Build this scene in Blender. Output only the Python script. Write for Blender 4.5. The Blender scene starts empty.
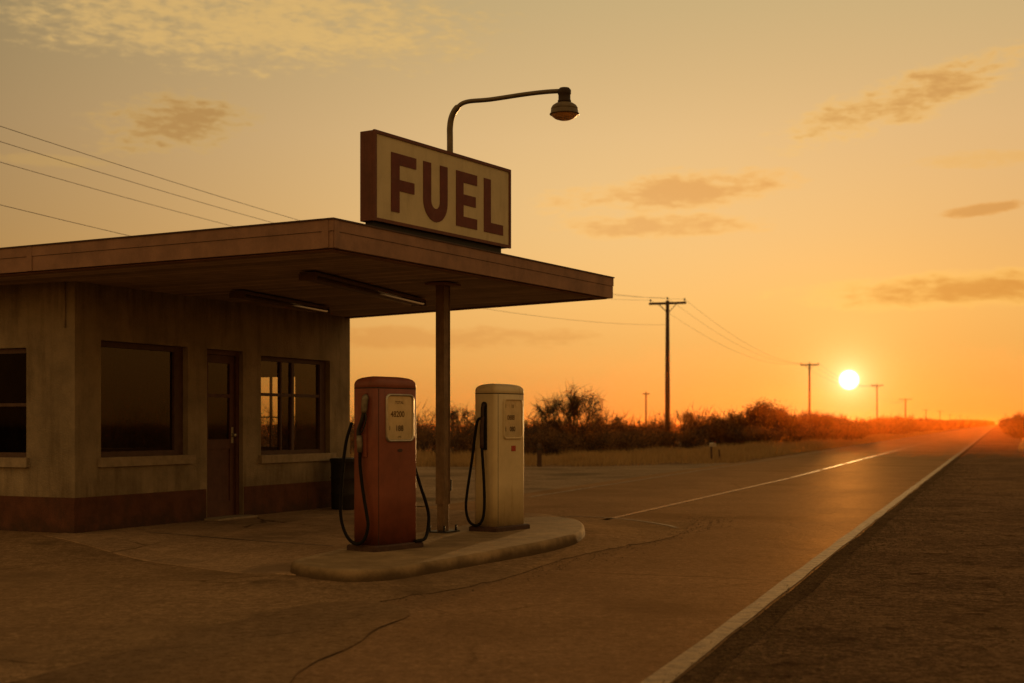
import bpy, math, random
import numpy as np
from mathutils import Vector, Matrix
R = math.radians
random.seed(7)
rng = np.random.default_rng(11)
S = bpy.context.scene
C = S.collection

# ------------------------------------------------------------------ helpers
class MB:
    """collects faces and links them as one mesh object"""
    def __init__(s): s.v = []; s.f = []; s.sm = []
    def add(s, vs, fs, smooth=False, M=None):
        o = len(s.v)
        s.v += [tuple(M @ Vector(p)) if M is not None else tuple(p) for p in vs]
        s.f += [tuple(i + o for i in f) for f in fs]; s.sm += [smooth] * len(fs)
        return s
    def box(s, x0, x1, y0, y1, z0, z1, M=None, bev=0.0):
        if bev <= 0:
            v = [(x0,y0,z0),(x1,y0,z0),(x1,y1,z0),(x0,y1,z0),(x0,y0,z1),(x1,y0,z1),(x1,y1,z1),(x0,y1,z1)]
            return s.add(v, [(3,2,1,0),(4,5,6,7),(0,1,5,4),(1,2,6,5),(2,3,7,6),(3,0,4,7)], M=M)
        return s.loft([(rrect(x0+i, x1-i, y0+i, y1-i, max(bev*1.0, .001), 2), z) for i, z in
                       ((bev*.7, z0), (bev*.2, z0+bev*.3), (0, z0+bev), (0, z1-bev), (bev*.2, z1-bev*.3), (bev*.7, z1))], M=M, smooth=False)
    def loft(s, rings, M=None, smooth=True, cap=True):
        """rings: [(list of xy, z)] all of one length"""
        n = len(rings[0][0]); vs = []; fs = []
        for pts, z in rings: vs += [(p[0], p[1], z) for p in pts]
        for k in range(len(rings) - 1):
            for i in range(n):
                j = (i + 1) % n
                fs.append((k*n+i, k*n+j, (k+1)*n+j, (k+1)*n+i))
        s.add(vs, fs, smooth, M)
        if cap:
            o = len(s.v) - len(vs)
            s.f.append(tuple(o + i for i in range(n-1, -1, -1))); s.sm.append(False)
            s.f.append(tuple(o + (len(rings)-1)*n + i for i in range(n))); s.sm.append(False)
        return s
    def tube(s, pts, r, n=10, cap=True, M=None, smooth=True):
        pts = [Vector(p) for p in pts]; m = len(pts)
        rs = r if isinstance(r, (list, tuple)) else [r] * m
        vs = []; fs = []; ref = None
        for i, p in enumerate(pts):
            t = (pts[min(i+1, m-1)] - pts[max(i-1, 0)]).normalized()
            if ref is None: ref = Vector((0,0,1)) if abs(t.z) < .9 else Vector((1,0,0))
            a = (ref - t * ref.dot(t)).normalized(); ref = a; b = t.cross(a)
            for k in range(n):
                w = 2 * math.pi * k / n
                vs.append(p + (a * math.cos(w) + b * math.sin(w)) * rs[i])
        for i in range(m-1):
            for k in range(n):
                j = (k + 1) % n
                fs.append((i*n+k, i*n+j, (i+1)*n+j, (i+1)*n+k))
        if cap: fs.append(tuple(range(n-1, -1, -1))); fs.append(tuple((m-1)*n + k for k in range(n)))
        return s.add(vs, fs, smooth, M)
    def lathe(s, prof, n=24, M=None, smooth=True):
        vs = []; fs = []
        for r, z in prof:
            for k in range(n):
                w = 2*math.pi*k/n; vs.append((r*math.cos(w), r*math.sin(w), z))
        for i in range(len(prof)-1):
            for k in range(n):
                j = (k+1) % n; fs.append((i*n+k, i*n+j, (i+1)*n+j, (i+1)*n+k))
        return s.add(vs, fs, smooth, M)
    def sheetpoly(s, pts, z):
        a = sum(pts[i-1][0]*pts[i][1]-pts[i][0]*pts[i-1][1] for i in range(len(pts)))
        P = pts if a > 0 else pts[::-1]
        return s.add([(x, y, z) for x, y in P], [tuple(range(len(P)))])
    def poly(s, pts, z0, z1, M=None):
        """extruded polygon, counter-clockwise xy"""
        n = len(pts)
        vs = [(p[0], p[1], z0) for p in pts] + [(p[0], p[1], z1) for p in pts]
        fs = [tuple(range(n-1, -1, -1)), tuple(range(n, 2*n))] + [(i, (i+1) % n, n+(i+1) % n, n+i) for i in range(n)]
        return s.add(vs, fs, M=M)
    def build(s, name, m, parent=None):
        me = bpy.data.meshes.new(name); me.from_pydata(s.v, [], s.f); me.update()
        me.polygons.foreach_set('use_smooth', s.sm)
        me.materials.append(m)
        o = bpy.data.objects.new(name, me); C.objects.link(o)
        if parent: o.parent = parent
        return o

def np_mesh(name, verts, nper, m, parent=None):
    """fast soup of separate triangles (nper=3) or quads (nper=4)"""
    verts = np.asarray(verts, dtype=np.float32).reshape(-1, 3); nv = len(verts); nf = nv // nper
    me = bpy.data.meshes.new(name)
    me.vertices.add(nv); me.vertices.foreach_set('co', verts.ravel())
    me.loops.add(nv); me.loops.foreach_set('vertex_index', np.arange(nv, dtype=np.int32))
    me.polygons.add(nf); me.polygons.foreach_set('loop_start', np.arange(0, nv, nper, dtype=np.int32))
    me.polygons.foreach_set('loop_total', np.full(nf, nper, dtype=np.int32))
    me.update(calc_edges=True); me.validate(); me.materials.append(m)
    o = bpy.data.objects.new(name, me); C.objects.link(o)
    if parent: o.parent = parent
    return o

def rrect(x0, x1, y0, y1, r, n=4):
    r = min(r, (x1-x0)/2 - 1e-4, (y1-y0)/2 - 1e-4); out = []
    for cx, cy, a in ((x1-r, y0+r, -90), (x1-r, y1-r, 0), (x0+r, y1-r, 90), (x0+r, y0+r, 180)):
        for k in range(n+1):
            w = R(a + 90*k/n); out.append((cx + r*math.cos(w), cy + r*math.sin(w)))
    return out

def smooth_path(pts, n=6):
    """Catmull-Rom through the points"""
    P = [Vector(p) for p in pts]; P = [P[0]*2 - P[1]] + P + [P[-1]*2 - P[-2]]; out = []
    for i in range(1, len(P)-2):
        for k in range(n):
            t = k/n; a, b, c, d = P[i-1], P[i], P[i+1], P[i+2]
            out.append(.5*((2*b) + (c-a)*t + (2*a-5*b+4*c-d)*t*t + (3*b-a-3*c+d)*t**3))
    out.append(P[-2]); return out

def thing(name, label, cat, loc=(0,0,0), rz=0, group=None):
    o = bpy.data.objects.new(name, None); C.objects.link(o); o.location = loc; o.rotation_euler.z = rz
    o.empty_display_size = .2
    o['label'] = label; o['category'] = cat
    if group: o['group'] = group
    return o
def tag(o, label=None, cat=None, group=None, kind=None):
    for k, v in (('label', label), ('category', cat), ('group', group), ('kind', kind)):
        if v: o[k] = v
    return o

# ------------------------------------------------------------------ materials
def mat(name, col, rough=.7, metal=0, spec=.3, var=.25, scale=6, col2=None, bump=0, bscale=40, streak=0, stcol=(.03,.015,.006), stscale=(14,14,1.2), thr=(.52,.75), grad=None, coord='Object'):
    """one-colour paint with large and small mottling, optional vertical streaks and grime or painted shade near the foot"""
    m = bpy.data.materials.new(name); m.use_nodes = True; nt = m.node_tree; N = nt.nodes; L = nt.links
    b = N['Principled BSDF']; b.inputs['Roughness'].default_value = rough; b.inputs['Metallic'].default_value = metal
    b.inputs['Specular IOR Level'].default_value = spec
    tc = N.new('ShaderNodeTexCoord')
    n1 = N.new('ShaderNodeTexNoise'); n1.inputs['Scale'].default_value = scale; n1.inputs['Detail'].default_value = 9; n1.inputs['Roughness'].default_value = .65
    L.new(tc.outputs[coord], n1.inputs['Vector'])
    rp = N.new('ShaderNodeValToRGB'); rp.color_ramp.elements[0].position = .3; rp.color_ramp.elements[1].position = .7
    c2 = col2 or tuple(c*(1-var) for c in col); c1 = tuple(min(1, c*(1+var*.5)) for c in col)
    rp.color_ramp.elements[0].color = (*c2, 1); rp.color_ramp.elements[1].color = (*c1, 1)
    L.new(n1.outputs['Fac'], rp.inputs['Fac']); out = rp.outputs['Color']
    if streak > 0:
        mp = N.new('ShaderNodeMapping'); mp.inputs['Scale'].default_value = stscale; L.new(tc.outputs[coord], mp.inputs['Vector'])
        n2 = N.new('ShaderNodeTexNoise'); n2.inputs['Scale'].default_value = 1; n2.inputs['Detail'].default_value = 6; n2.inputs['Roughness'].default_value = .7
        L.new(mp.outputs['Vector'], n2.inputs['Vector'])
        r2 = N.new('ShaderNodeMapRange'); r2.inputs['From Min'].default_value = thr[0]; r2.inputs['From Max'].default_value = thr[1]; r2.inputs['To Max'].default_value = streak
        L.new(n2.outputs['Fac'], r2.inputs['Value'])
        mx = N.new('ShaderNodeMix'); mx.data_type = 'RGBA'; L.new(r2.outputs['Result'], mx.inputs['Factor']); L.new(out, mx.inputs['A'])
        mx.inputs['B'].default_value = (*stcol, 1); out = mx.outputs['Result']
    if grad:   # (z0, z1, strength, colour): grime, and the kerb's shaded face, from z0 to z1
        sp = N.new('ShaderNodeSeparateXYZ'); L.new(tc.outputs[coord], sp.inputs[0])
        ad = N.new('ShaderNodeMath'); ad.operation = 'MULTIPLY_ADD'; L.new(n1.outputs['Fac'], ad.inputs[0]); ad.inputs[1].default_value = (grad[1]-grad[0])*1.6; L.new(sp.outputs['Z'], ad.inputs[2])
        r3 = N.new('ShaderNodeMapRange'); r3.interpolation_type = 'SMOOTHSTEP'
        d = (grad[1]-grad[0])*.8
        r3.inputs['From Min'].default_value = grad[0]+d; r3.inputs['From Max'].default_value = grad[1]+d
        r3.inputs['To Min'].default_value = grad[2]; r3.inputs['To Max'].default_value = 0
        L.new(ad.outputs[0], r3.inputs['Value'])
        mx = N.new('ShaderNodeMix'); mx.data_type = 'RGBA'; L.new(r3.outputs['Result'], mx.inputs['Factor']); L.new(out, mx.inputs['A'])
        mx.inputs['B'].default_value = (*grad[3], 1); out = mx.outputs['Result']
    L.new(out, b.inputs['Base Color'])
    if bump > 0:
        n4 = N.new('ShaderNodeTexNoise'); n4.inputs['Scale'].default_value = bscale; n4.inputs['Detail'].default_value = 6; L.new(tc.outputs[coord], n4.inputs['Vector'])
        bp = N.new('ShaderNodeBump'); bp.inputs['Strength'].default_value = bump; bp.inputs['Distance'].default_value = .02
        L.new(n4.outputs['Fac'], bp.inputs['Height']); L.new(bp.outputs['Normal'], b.inputs['Normal'])
    return m

M_ = {}
M_['stucco'] = mat('stucco', (.295,.235,.155), .9, spec=.1, var=.42, scale=1.5, bump=.45, bscale=45, streak=.85, stcol=(.11,.08,.045), stscale=(5,5,.9), thr=(.5,.8), grad=(.1,.75,.5,(.13,.09,.05)))
def add_drips(m):
    nt = m.node_tree; N = nt.nodes; L = nt.links; b = N['Principled BSDF']; src = b.inputs['Base Color'].links[0].from_socket
    tc = N.new('ShaderNodeTexCoord'); mp = N.new('ShaderNodeMapping'); mp.inputs['Scale'].default_value = (9,9,.7); L.new(tc.outputs['Object'], mp.inputs['Vector'])
    n = N.new('ShaderNodeTexNoise'); n.inputs['Scale'].default_value = 1; n.inputs['Detail'].default_value = 7; n.inputs['Roughness'].default_value = .7; L.new(mp.outputs[0], n.inputs['Vector'])
    r = N.new('ShaderNodeMapRange'); r.inputs['From Min'].default_value = .46; r.inputs['From Max'].default_value = .72; L.new(n.outputs['Fac'], r.inputs['Value'])
    sp = N.new('ShaderNodeSeparateXYZ'); L.new(tc.outputs['Object'], sp.inputs[0])
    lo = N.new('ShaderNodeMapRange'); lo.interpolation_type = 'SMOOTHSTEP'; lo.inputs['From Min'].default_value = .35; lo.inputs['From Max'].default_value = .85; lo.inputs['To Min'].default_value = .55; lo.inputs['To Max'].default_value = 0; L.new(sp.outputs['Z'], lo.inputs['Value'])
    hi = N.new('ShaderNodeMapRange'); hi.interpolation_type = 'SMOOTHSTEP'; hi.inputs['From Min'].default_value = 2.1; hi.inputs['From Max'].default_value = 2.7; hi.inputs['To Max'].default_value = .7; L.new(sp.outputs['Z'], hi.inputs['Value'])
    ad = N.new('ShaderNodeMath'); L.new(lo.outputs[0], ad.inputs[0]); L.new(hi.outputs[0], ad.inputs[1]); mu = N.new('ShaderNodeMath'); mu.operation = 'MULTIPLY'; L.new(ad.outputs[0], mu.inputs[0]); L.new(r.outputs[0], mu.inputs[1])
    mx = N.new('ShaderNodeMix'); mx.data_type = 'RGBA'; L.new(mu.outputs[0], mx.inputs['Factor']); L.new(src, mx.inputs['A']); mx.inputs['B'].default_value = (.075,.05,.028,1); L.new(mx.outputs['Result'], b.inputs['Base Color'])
add_drips(M_['stucco'])
M_['dado'] = mat('dado_paint', (.11,.044,.025), .85, spec=.2, var=.35, scale=5, bump=.3, bscale=50, streak=.6, stcol=(.05,.03,.02), stscale=(4,4,2), grad=(-.1,.22,.75,(.035,.026,.016)))
M_['trim'] = mat('red_brown_trim', (.275,.155,.10), .7, var=.3, scale=4, bump=.12, bscale=30, streak=.4, stcol=(.07,.035,.022), stscale=(3,3,1))
M_['frame'] = mat('window_frame_paint', (.095,.052,.034), .65, var=.3, scale=12, bump=.1)
M_['door'] = mat('door_paint', (.105,.044,.028), .6, var=.3, scale=8, bump=.1, streak=.4)
M_['drip'] = mat('drip_edge_metal', (.05,.022,.014), .5, metal=.3)
M_['signcab'] = mat('sign_cabinet_paint', (.13,.042,.024), .6, var=.3, scale=5, streak=.4)
M_['signface'] = mat('sign_face_enamel', (.52,.44,.27), .55, var=.14, scale=3, streak=.45, stcol=(.2,.13,.06), stscale=(6,6,1.3), thr=(.5,.85), bump=.05)
M_['letter'] = mat('sign_letter_paint', (.115,.022,.012), .6, var=.25, scale=9, streak=.3, stcol=(.2,.1,.06), stscale=(9,9,5))
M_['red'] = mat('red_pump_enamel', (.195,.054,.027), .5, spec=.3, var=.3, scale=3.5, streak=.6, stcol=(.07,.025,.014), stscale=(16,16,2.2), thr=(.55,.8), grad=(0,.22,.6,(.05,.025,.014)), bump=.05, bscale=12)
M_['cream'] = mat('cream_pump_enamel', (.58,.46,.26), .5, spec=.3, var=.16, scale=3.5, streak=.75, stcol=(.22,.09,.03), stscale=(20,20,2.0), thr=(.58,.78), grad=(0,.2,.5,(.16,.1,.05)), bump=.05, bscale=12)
M_['base'] = mat('pump_base_iron', (.06,.03,.02), .7, var=.4, scale=14, bump=.2)
M_['chrome'] = mat('worn_chrome', (.42,.38,.30), .38, metal=.9, var=.25, scale=20)
M_['alu'] = mat('nozzle_metal', (.19,.16,.11), .5, metal=.6, var=.3, scale=25)
M_['rubber'] = mat('black_rubber', (.010,.009,.008), .8, spec=.12, var=.3, scale=20)
M_['dark'] = mat('dark_iron', (.02,.017,.013), .6, var=.3, scale=20)
M_['dial'] = mat('dial_plate', (.66,.56,.37), .6, var=.15, scale=12, streak=.35, stcol=(.25,.16,.08), stscale=(18,18,8))
M_['ink'] = mat('dial_ink', (.05,.025,.015), .7)
M_['sticker'] = mat('red_sticker', (.36,.04,.015), .5, var=.3, scale=60)
M_['post'] = mat('weathered_post', (.19,.12,.065), .6, metal=.25, var=.4, scale=9, streak=.6, stcol=(.07,.03,.014), stscale=(22,22,1.6), bump=.1)
M_['concrete'] = mat('concrete', (.27,.21,.14), .9, spec=.15, var=.3, scale=1.7, bump=.35, bscale=60, streak=.35, stcol=(.11,.08,.05), stscale=(2.5,2.5,2.5), coord='Object')
M_['kerb'] = mat('kerb_concrete', (.27,.19,.105), .95, spec=.05, var=.4, scale=2.6, bump=.35, bscale=60, streak=.5, stcol=(.12,.085,.05), stscale=(4,4,4), thr=(.48,.75), grad=(.06,.135,.8,(.075,.05,.028)))  # shaded side below a lighter, lit top put into the kerb colour
M_['sill'] = mat('sill_concrete', (.30,.235,.155), .85, var=.3, scale=10, bump=.2)
M_['interior'] = mat('interior_paint', (.16,.12,.08), .9, var=.2)
M_['galv'] = mat('galvanised_arm', (.15,.12,.08), .5, metal=.5, var=.3, scale=10)
M_['lampdark'] = mat('lamp_socket_iron', (.035,.02,.012), .6)
M_['lampshade'] = mat('lamp_shade_enamel', (.13,.095,.05), .45, var=.3, scale=14)
M_['wood'] = mat('pole_wood', (.075,.04,.022), .85, var=.4, scale=8, stscale=(30,30,1.5), streak=.5, stcol=(.03,.016,.01))
M_['wire'] = mat('wire', (.07,.04,.02), .6)
M_['white'] = mat('faded_white_paint', (.34,.27,.18), .7, var=.2)
M_['bark'] = mat('bark', (.06,.035,.02), .9, var=.4, scale=14, bump=.3)
M_['jar'] = mat('pale_jar', (.5,.4,.26), .4)
M_['bin'] = mat('bin_paint', (.022,.020,.017), .6, var=.35, scale=9, streak=.5, stcol=(.06,.03,.015))
M_['fixture'] = mat('fixture_enamel', (.14,.085,.045), .5, var=.25)
M_['tubeglass'] = mat('lamp_tube', (.11,.075,.04), .9, spec=.1)

def foliage(name, col, col2, trans=.45):
    m = bpy.data.materials.new(name); m.use_nodes = True; nt = m.node_tree; N = nt.nodes; L = nt.links
    N.remove(N['Principled BSDF'])
    g = N.new('ShaderNodeNewGeometry'); tc = N.new('ShaderNodeTexCoord')
    n1 = N.new('ShaderNodeTexNoise'); n1.inputs['Scale'].default_value = .7; n1.inputs['Detail'].default_value = 4; L.new(tc.outputs['Object'], n1.inputs['Vector'])
    mth = N.new('ShaderNodeMath'); mth.operation = 'MULTIPLY_ADD'; L.new(g.outputs['Random Per Island'], mth.inputs[0]); mth.inputs[1].default_value = .5
    sb = N.new('ShaderNodeMath'); sb.operation = 'SUBTRACT'; L.new(n1.outputs['Fac'], sb.inputs[0]); sb.inputs[1].default_value = .25; L.new(sb.outputs[0], mth.inputs[2])
    rp = N.new('ShaderNodeValToRGB'); rp.color_ramp.elements[0].color = (*col, 1); rp.color_ramp.elements[1].color = (*col2, 1); L.new(mth.outputs[0], rp.inputs['Fac'])
    d = N.new('ShaderNodeBsdfDiffuse'); t = N.new('ShaderNodeBsdfTranslucent'); mx = N.new('ShaderNodeMixShader'); mx.inputs[0].default_value = trans
    L.new(rp.outputs[0], d.inputs['Color']); L.new(rp.outputs[0], t.inputs['Color']); L.new(d.outputs[0], mx.inputs[1]); L.new(t.outputs[0], mx.inputs[2]); L.new(mx.outputs[0], N['Material Output'].inputs['Surface'])
    return m
M_['leaf'] = foliage('scrub_leaf', (.15,.08,.033), (.29,.155,.06), .42)
M_['leaf_back'] = foliage('sunlit_scrub_leaf', (.09,.05,.016), (.19,.10,.032), .5)
M_['grass'] = foliage('dry_grass_blade', (.24,.15,.06), (.48,.31,.13), .5)

def glass_mat(name, tint, dirt=.03, refl=1):
    m = bpy.data.materials.new(name); m.use_nodes = True; nt = m.node_tree; N = nt.nodes; L = nt.links
    N.remove(N['Principled BSDF'])
    tr = N.new('ShaderNodeBsdfTransparent'); tr.inputs[0].default_value = (*tint, 1)
    gl = N.new('ShaderNodeBsdfGlossy'); gl.inputs['Roughness'].default_value = .04; gl.inputs['Color'].default_value = (refl, refl*.85, refl*.7, 1)
    lw = N.new('ShaderNodeLayerWeight'); lw.inputs['Blend'].default_value = .5; pw = N.new('ShaderNodeMath'); pw.operation = 'POWER'; pw.inputs[1].default_value = 4; L.new(lw.outputs['Facing'], pw.inputs[0])
    fr = N.new('ShaderNodeMath'); fr.operation = 'MULTIPLY_ADD'; L.new(pw.outputs[0], fr.inputs[0]); fr.inputs[1].default_value = .9; fr.inputs[2].default_value = .06
    mx = N.new('ShaderNodeMixShader'); L.new(fr.outputs[0], mx.inputs[0]); L.new(tr.outputs[0], mx.inputs[1]); L.new(gl.outputs[0], mx.inputs[2])
    df = N.new('ShaderNodeBsdfDiffuse'); df.inputs[0].default_value = (.35,.27,.17,1)
    tc = N.new('ShaderNodeTexCoord'); n = N.new('ShaderNodeTexNoise'); n.inputs['Scale'].default_value = 5; n.inputs['Detail'].default_value = 8; L.new(tc.outputs['Object'], n.inputs['Vector'])
    r = N.new('ShaderNodeMapRange'); r.inputs['From Min'].default_value = .35; r.inputs['From Max'].default_value = .8; r.inputs['To Max'].default_value = dirt*3; L.new(n.outputs['Fac'], r.inputs['Value'])
    m2 = N.new('ShaderNodeMixShader'); L.new(r.outputs[0], m2.inputs[0]); L.new(mx.outputs[0], m2.inputs[1]); L.new(df.outputs[0], m2.inputs[2])
    L.new(m2.outputs[0], N['Material Output'].inputs['Surface'])
    return m
M_['glass'] = glass_mat('window_glass', (.72,.66,.55), .015, .8)
M_['glass_dark'] = glass_mat('dark_window_glass', (.42,.37,.29), .008, .6)
M_['glass_black'] = glass_mat('black_window_glass', (.15,.12,.09), .004, .10)
M_['glass_clear'] = glass_mat('clear_glass', (.93,.9,.84), .015)

def ground_mat(name, c1, c2, scale, bump=.5, rough=.85, spec=.25, patches=None, cracks=0, speck=.25, gloss=0):
    m = bpy.data.materials.new(name); m.use_nodes = True; nt = m.node_tree; N = nt.nodes; L = nt.links
    b = N['Principled BSDF']; b.inputs['Specular IOR Level'].default_value = spec
    tc = N.new('ShaderNodeTexCoord'); V = tc.outputs['Object']
    def noise(s, d=8, r=.6):
        n = N.new('ShaderNodeTexNoise'); n.inputs['Scale'].default_value = s; n.inputs['Detail'].default_value = d; n.inputs['Roughness'].default_value = r; L.new(V, n.inputs['Vector']); return n
    n1 = noise(scale, 10, .68); rp = N.new('ShaderNodeValToRGB'); rp.color_ramp.elements[0].position = .33; rp.color_ramp.elements[1].position = .68
    rp.color_ramp.elements[0].color = (*c1, 1); rp.color_ramp.elements[1].color = (*c2, 1); L.new(n1.outputs['Fac'], rp.inputs['Fac']); out = rp.outputs['Color']
    n2 = noise(60, 4, .7); r2 = N.new('ShaderNodeMapRange'); r2.inputs['From Min'].default_value = .3; r2.inputs['From Max'].default_value = .7; r2.inputs['To Min'].default_value = 1-speck; r2.inputs['To Max'].default_value = 1+speck; L.new(n2.outputs['Fac'], r2.inputs['Value'])
    ml = N.new('ShaderNodeMix'); ml.data_type = 'RGBA'; ml.blend_type = 'MULTIPLY'; ml.inputs['Factor'].default_value = 1; L.new(out, ml.inputs['A']); L.new(r2.outputs[0], ml.inputs['B']); out = ml.outputs['Result']
    for sc_, amt in ((11, speck*.8), (28, speck*.9)):
        nn = noise(sc_, 5, .6); rn = N.new('ShaderNodeMapRange'); rn.inputs['From Min'].default_value = .3; rn.inputs['From Max'].default_value = .7; rn.inputs['To Min'].default_value = 1-amt; rn.inputs['To Max'].default_value = 1+amt; L.new(nn.outputs['Fac'], rn.inputs['Value'])
        ml = N.new('ShaderNodeMix'); ml.data_type = 'RGBA'; ml.blend_type = 'MULTIPLY'; ml.inputs['Factor'].default_value = 1; L.new(out, ml.inputs['A']); L.new(rn.outputs[0], ml.inputs['B']); out = ml.outputs['Result']
    if patches:   # (scale, lo, hi, colour, strength)
        for sc, lo, hi, pc, st in patches:
            n3 = noise(sc, 5, .55); r3 = N.new('ShaderNodeMapRange'); r3.interpolation_type = 'SMOOTHSTEP'; r3.inputs['From Min'].default_value = lo; r3.inputs['From Max'].default_value = hi; r3.inputs['To Max'].default_value = st; L.new(n3.outputs['Fac'], r3.inputs['Value'])
            mx = N.new('ShaderNodeMix'); mx.data_type = 'RGBA'; L.new(r3.outputs[0], mx.inputs['Factor']); L.new(out, mx.inputs['A']); mx.inputs['B'].default_value = (*pc, 1); out = mx.outputs['Result']
    if cracks > 0:
        nw = noise(1.6, 5, .6); mv = N.new('ShaderNodeMix'); mv.data_type = 'RGBA'; mv.inputs['Factor'].default_value = .22; L.new(V, mv.inputs['A']); L.new(nw.outputs['Color'], mv.inputs['B'])
        vo = N.new('ShaderNodeTexVoronoi'); vo.feature = 'DISTANCE_TO_EDGE'; vo.inputs['Scale'].default_value = .42; L.new(mv.outputs['Result'], vo.inputs['Vector'])
        r4 = N.new('ShaderNodeMapRange'); r4.inputs['From Min'].default_value = .002; r4.inputs['From Max'].default_value = .007; r4.inputs['To Min'].default_value = cracks; r4.inputs['To Max'].default_value = 0; L.new(vo.outputs['Distance'], r4.inputs['Value'])
        nk = noise(.5, 3); rk = N.new('ShaderNodeMapRange'); rk.inputs['From Min'].default_value = .5; rk.inputs['From Max'].default_value = .62; L.new(nk.outputs['Fac'], rk.inputs['Value'])
        mk = N.new('ShaderNodeMath'); mk.operation = 'MULTIPLY'; L.new(r4.outputs[0], mk.inputs[0]); L.new(rk.outputs[0], mk.inputs[1])
        mx = N.new('ShaderNodeMix'); mx.data_type = 'RGBA'; L.new(mk.outputs[0], mx.inputs['Factor']); L.new(out, mx.inputs['A']); mx.inputs['B'].default_value = (.012,.009,.006,1); out = mx.outputs['Result']
    L.new(out, b.inputs['Base Color'])
    rr = N.new('ShaderNodeMapRange'); rr.inputs['To Min'].default_value = rough-.12; rr.inputs['To Max'].default_value = min(1, rough+.12); L.new(n1.outputs['Fac'], rr.inputs['Value']); L.new(rr.outputs[0], b.inputs['Roughness'])
    nb = noise(90, 6, .7); bp = N.new('ShaderNodeBump'); bp.inputs['Strength'].default_value = bump; bp.inputs['Distance'].default_value = .02; L.new(nb.outputs['Fac'], bp.inputs['Height'])
    nb2 = noise(3.5, 5, .6); bp2 = N.new('ShaderNodeBump'); bp2.inputs['Strength'].default_value = bump*.6; bp2.inputs['Distance'].default_value = .08; L.new(nb2.outputs['Fac'], bp2.inputs['Height']); L.new(bp.outputs['Normal'], bp2.inputs['Normal'])
    L.new(bp2.outputs['Normal'], b.inputs['Normal']); b.inputs['Specular IOR Level'].default_value = 0
    if gloss > 0:   # added sheen at low angles, its orange put into the gloss colour
        gl = N.new('ShaderNodeBsdfGlossy'); gl.inputs['Color'].default_value = (.9,.55,.24,1); L.new(rr.outputs[0], gl.inputs['Roughness']); L.new(bp2.outputs['Normal'], gl.inputs['Normal'])
        lw = N.new('ShaderNodeLayerWeight'); lw.inputs['Blend'].default_value = .5; pw = N.new('ShaderNodeMath'); pw.operation = 'POWER'; L.new(lw.outputs['Facing'], pw.inputs[0]); pw.inputs[1].default_value = 7
        mu = N.new('ShaderNodeMath'); mu.operation = 'MULTIPLY'; L.new(pw.outputs[0], mu.inputs[0]); mu.inputs[1].default_value = gloss
        ms = N.new('ShaderNodeMixShader'); L.new(mu.outputs[0], ms.inputs[0]); L.new(b.outputs[0], ms.inputs[1]); L.new(gl.outputs[0], ms.inputs[2]); L.new(ms.outputs[0], N['Material Output'].inputs['Surface'])
    return m
M_['dirt'] = ground_mat('dirt', (.11,.069,.042), (.21,.134,.08), .9, 1.0, 1.0, .02, patches=[(.12,.5,.66,(.24,.15,.08),.6),(3.2,.55,.70,(.06,.035,.02),.75),(.6,.55,.68,(.22,.135,.075),.5)], speck=.5)
M_['lot'] = ground_mat('dusty_lot', (.165,.108,.062), (.265,.175,.10), .55, .7, .62, .05, gloss=.13, patches=[(.33,.5,.62,(.125,.084,.05),.6),(1.6,.56,.7,(.27,.18,.10),.5),(.9,.6,.68,(.075,.052,.032),.6)], cracks=.5, speck=.35)
M_['asphalt'] = ground_mat('asphalt', (.132,.084,.05), (.22,.14,.083), .5, .7, .6, .0, gloss=.15, patches=[(.3,.52,.66,(.08,.05,.028),.6),(1.1,.6,.72,(.18,.11,.06),.45)], cracks=.5, speck=.3)
M_['gravel'] = ground_mat('gravel_apron', (.19,.135,.085), (.31,.225,.145), .5, .9, .85, .2, patches=[(.4,.5,.65,(.1,.08,.055),.6)], speck=.35)
M_['slab'] = ground_mat('concrete_slab', (.24,.16,.095), (.38,.255,.152), .9, .5, .85, .2, patches=[(.7,.52,.68,(.16,.11,.068),.65),(2.4,.6,.72,(.46,.31,.18),.4)], cracks=.7, speck=.22)
def paint_mat(name, col, under, lo, hi, rough=.5):
    m = bpy.data.materials.new(name); m.use_nodes = True; nt = m.node_tree; N = nt.nodes; L = nt.links; b = N['Principled BSDF']; b.inputs['Roughness'].default_value = rough; b.inputs['Specular IOR Level'].default_value = .05
    tc = N.new('ShaderNodeTexCoord'); n = N.new('ShaderNodeTexNoise'); n.inputs['Scale'].default_value = 9; n.inputs['Detail'].default_value = 9; n.inputs['Roughness'].default_value = .75; L.new(tc.outputs['Object'], n.inputs['Vector'])
    r = N.new('ShaderNodeMapRange'); r.inputs['From Min'].default_value = lo; r.inputs['From Max'].default_value = hi; L.new(n.outputs['Fac'], r.inputs['Value'])
    mx = N.new('ShaderNodeMix'); mx.data_type = 'RGBA'; L.new(r.outputs[0], mx.inputs['Factor']); mx.inputs['A'].default_value = (*col, 1); mx.inputs['B'].default_value = (*under, 1); L.new(mx.outputs['Result'], b.inputs['Base Color'])
    bp = N.new('ShaderNodeBump'); bp.inputs['Strength'].default_value = .5; bp.inputs['Distance'].default_value = .01; n2 = N.new('ShaderNodeTexNoise'); n2.inputs['Scale'].default_value = 90; L.new(tc.outputs['Object'], n2.inputs['Vector']); L.new(n2.outputs['Fac'], bp.inputs['Height']); L.new(bp.outputs['Normal'], b.inputs['Normal'])
    return m
M_['whiteline'] = paint_mat('white_line_paint', (.25,.175,.10), (.10,.065,.036), .44, .64, .9)
M_['yellowline'] = paint_mat('yellow_line_paint', (.36,.17,.034), (.10,.06,.03), .46, .64, .6)
M_['oldline'] = paint_mat('worn_line_paint', (.36,.26,.16), (.11,.075,.045), .42, .62, .8)

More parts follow.
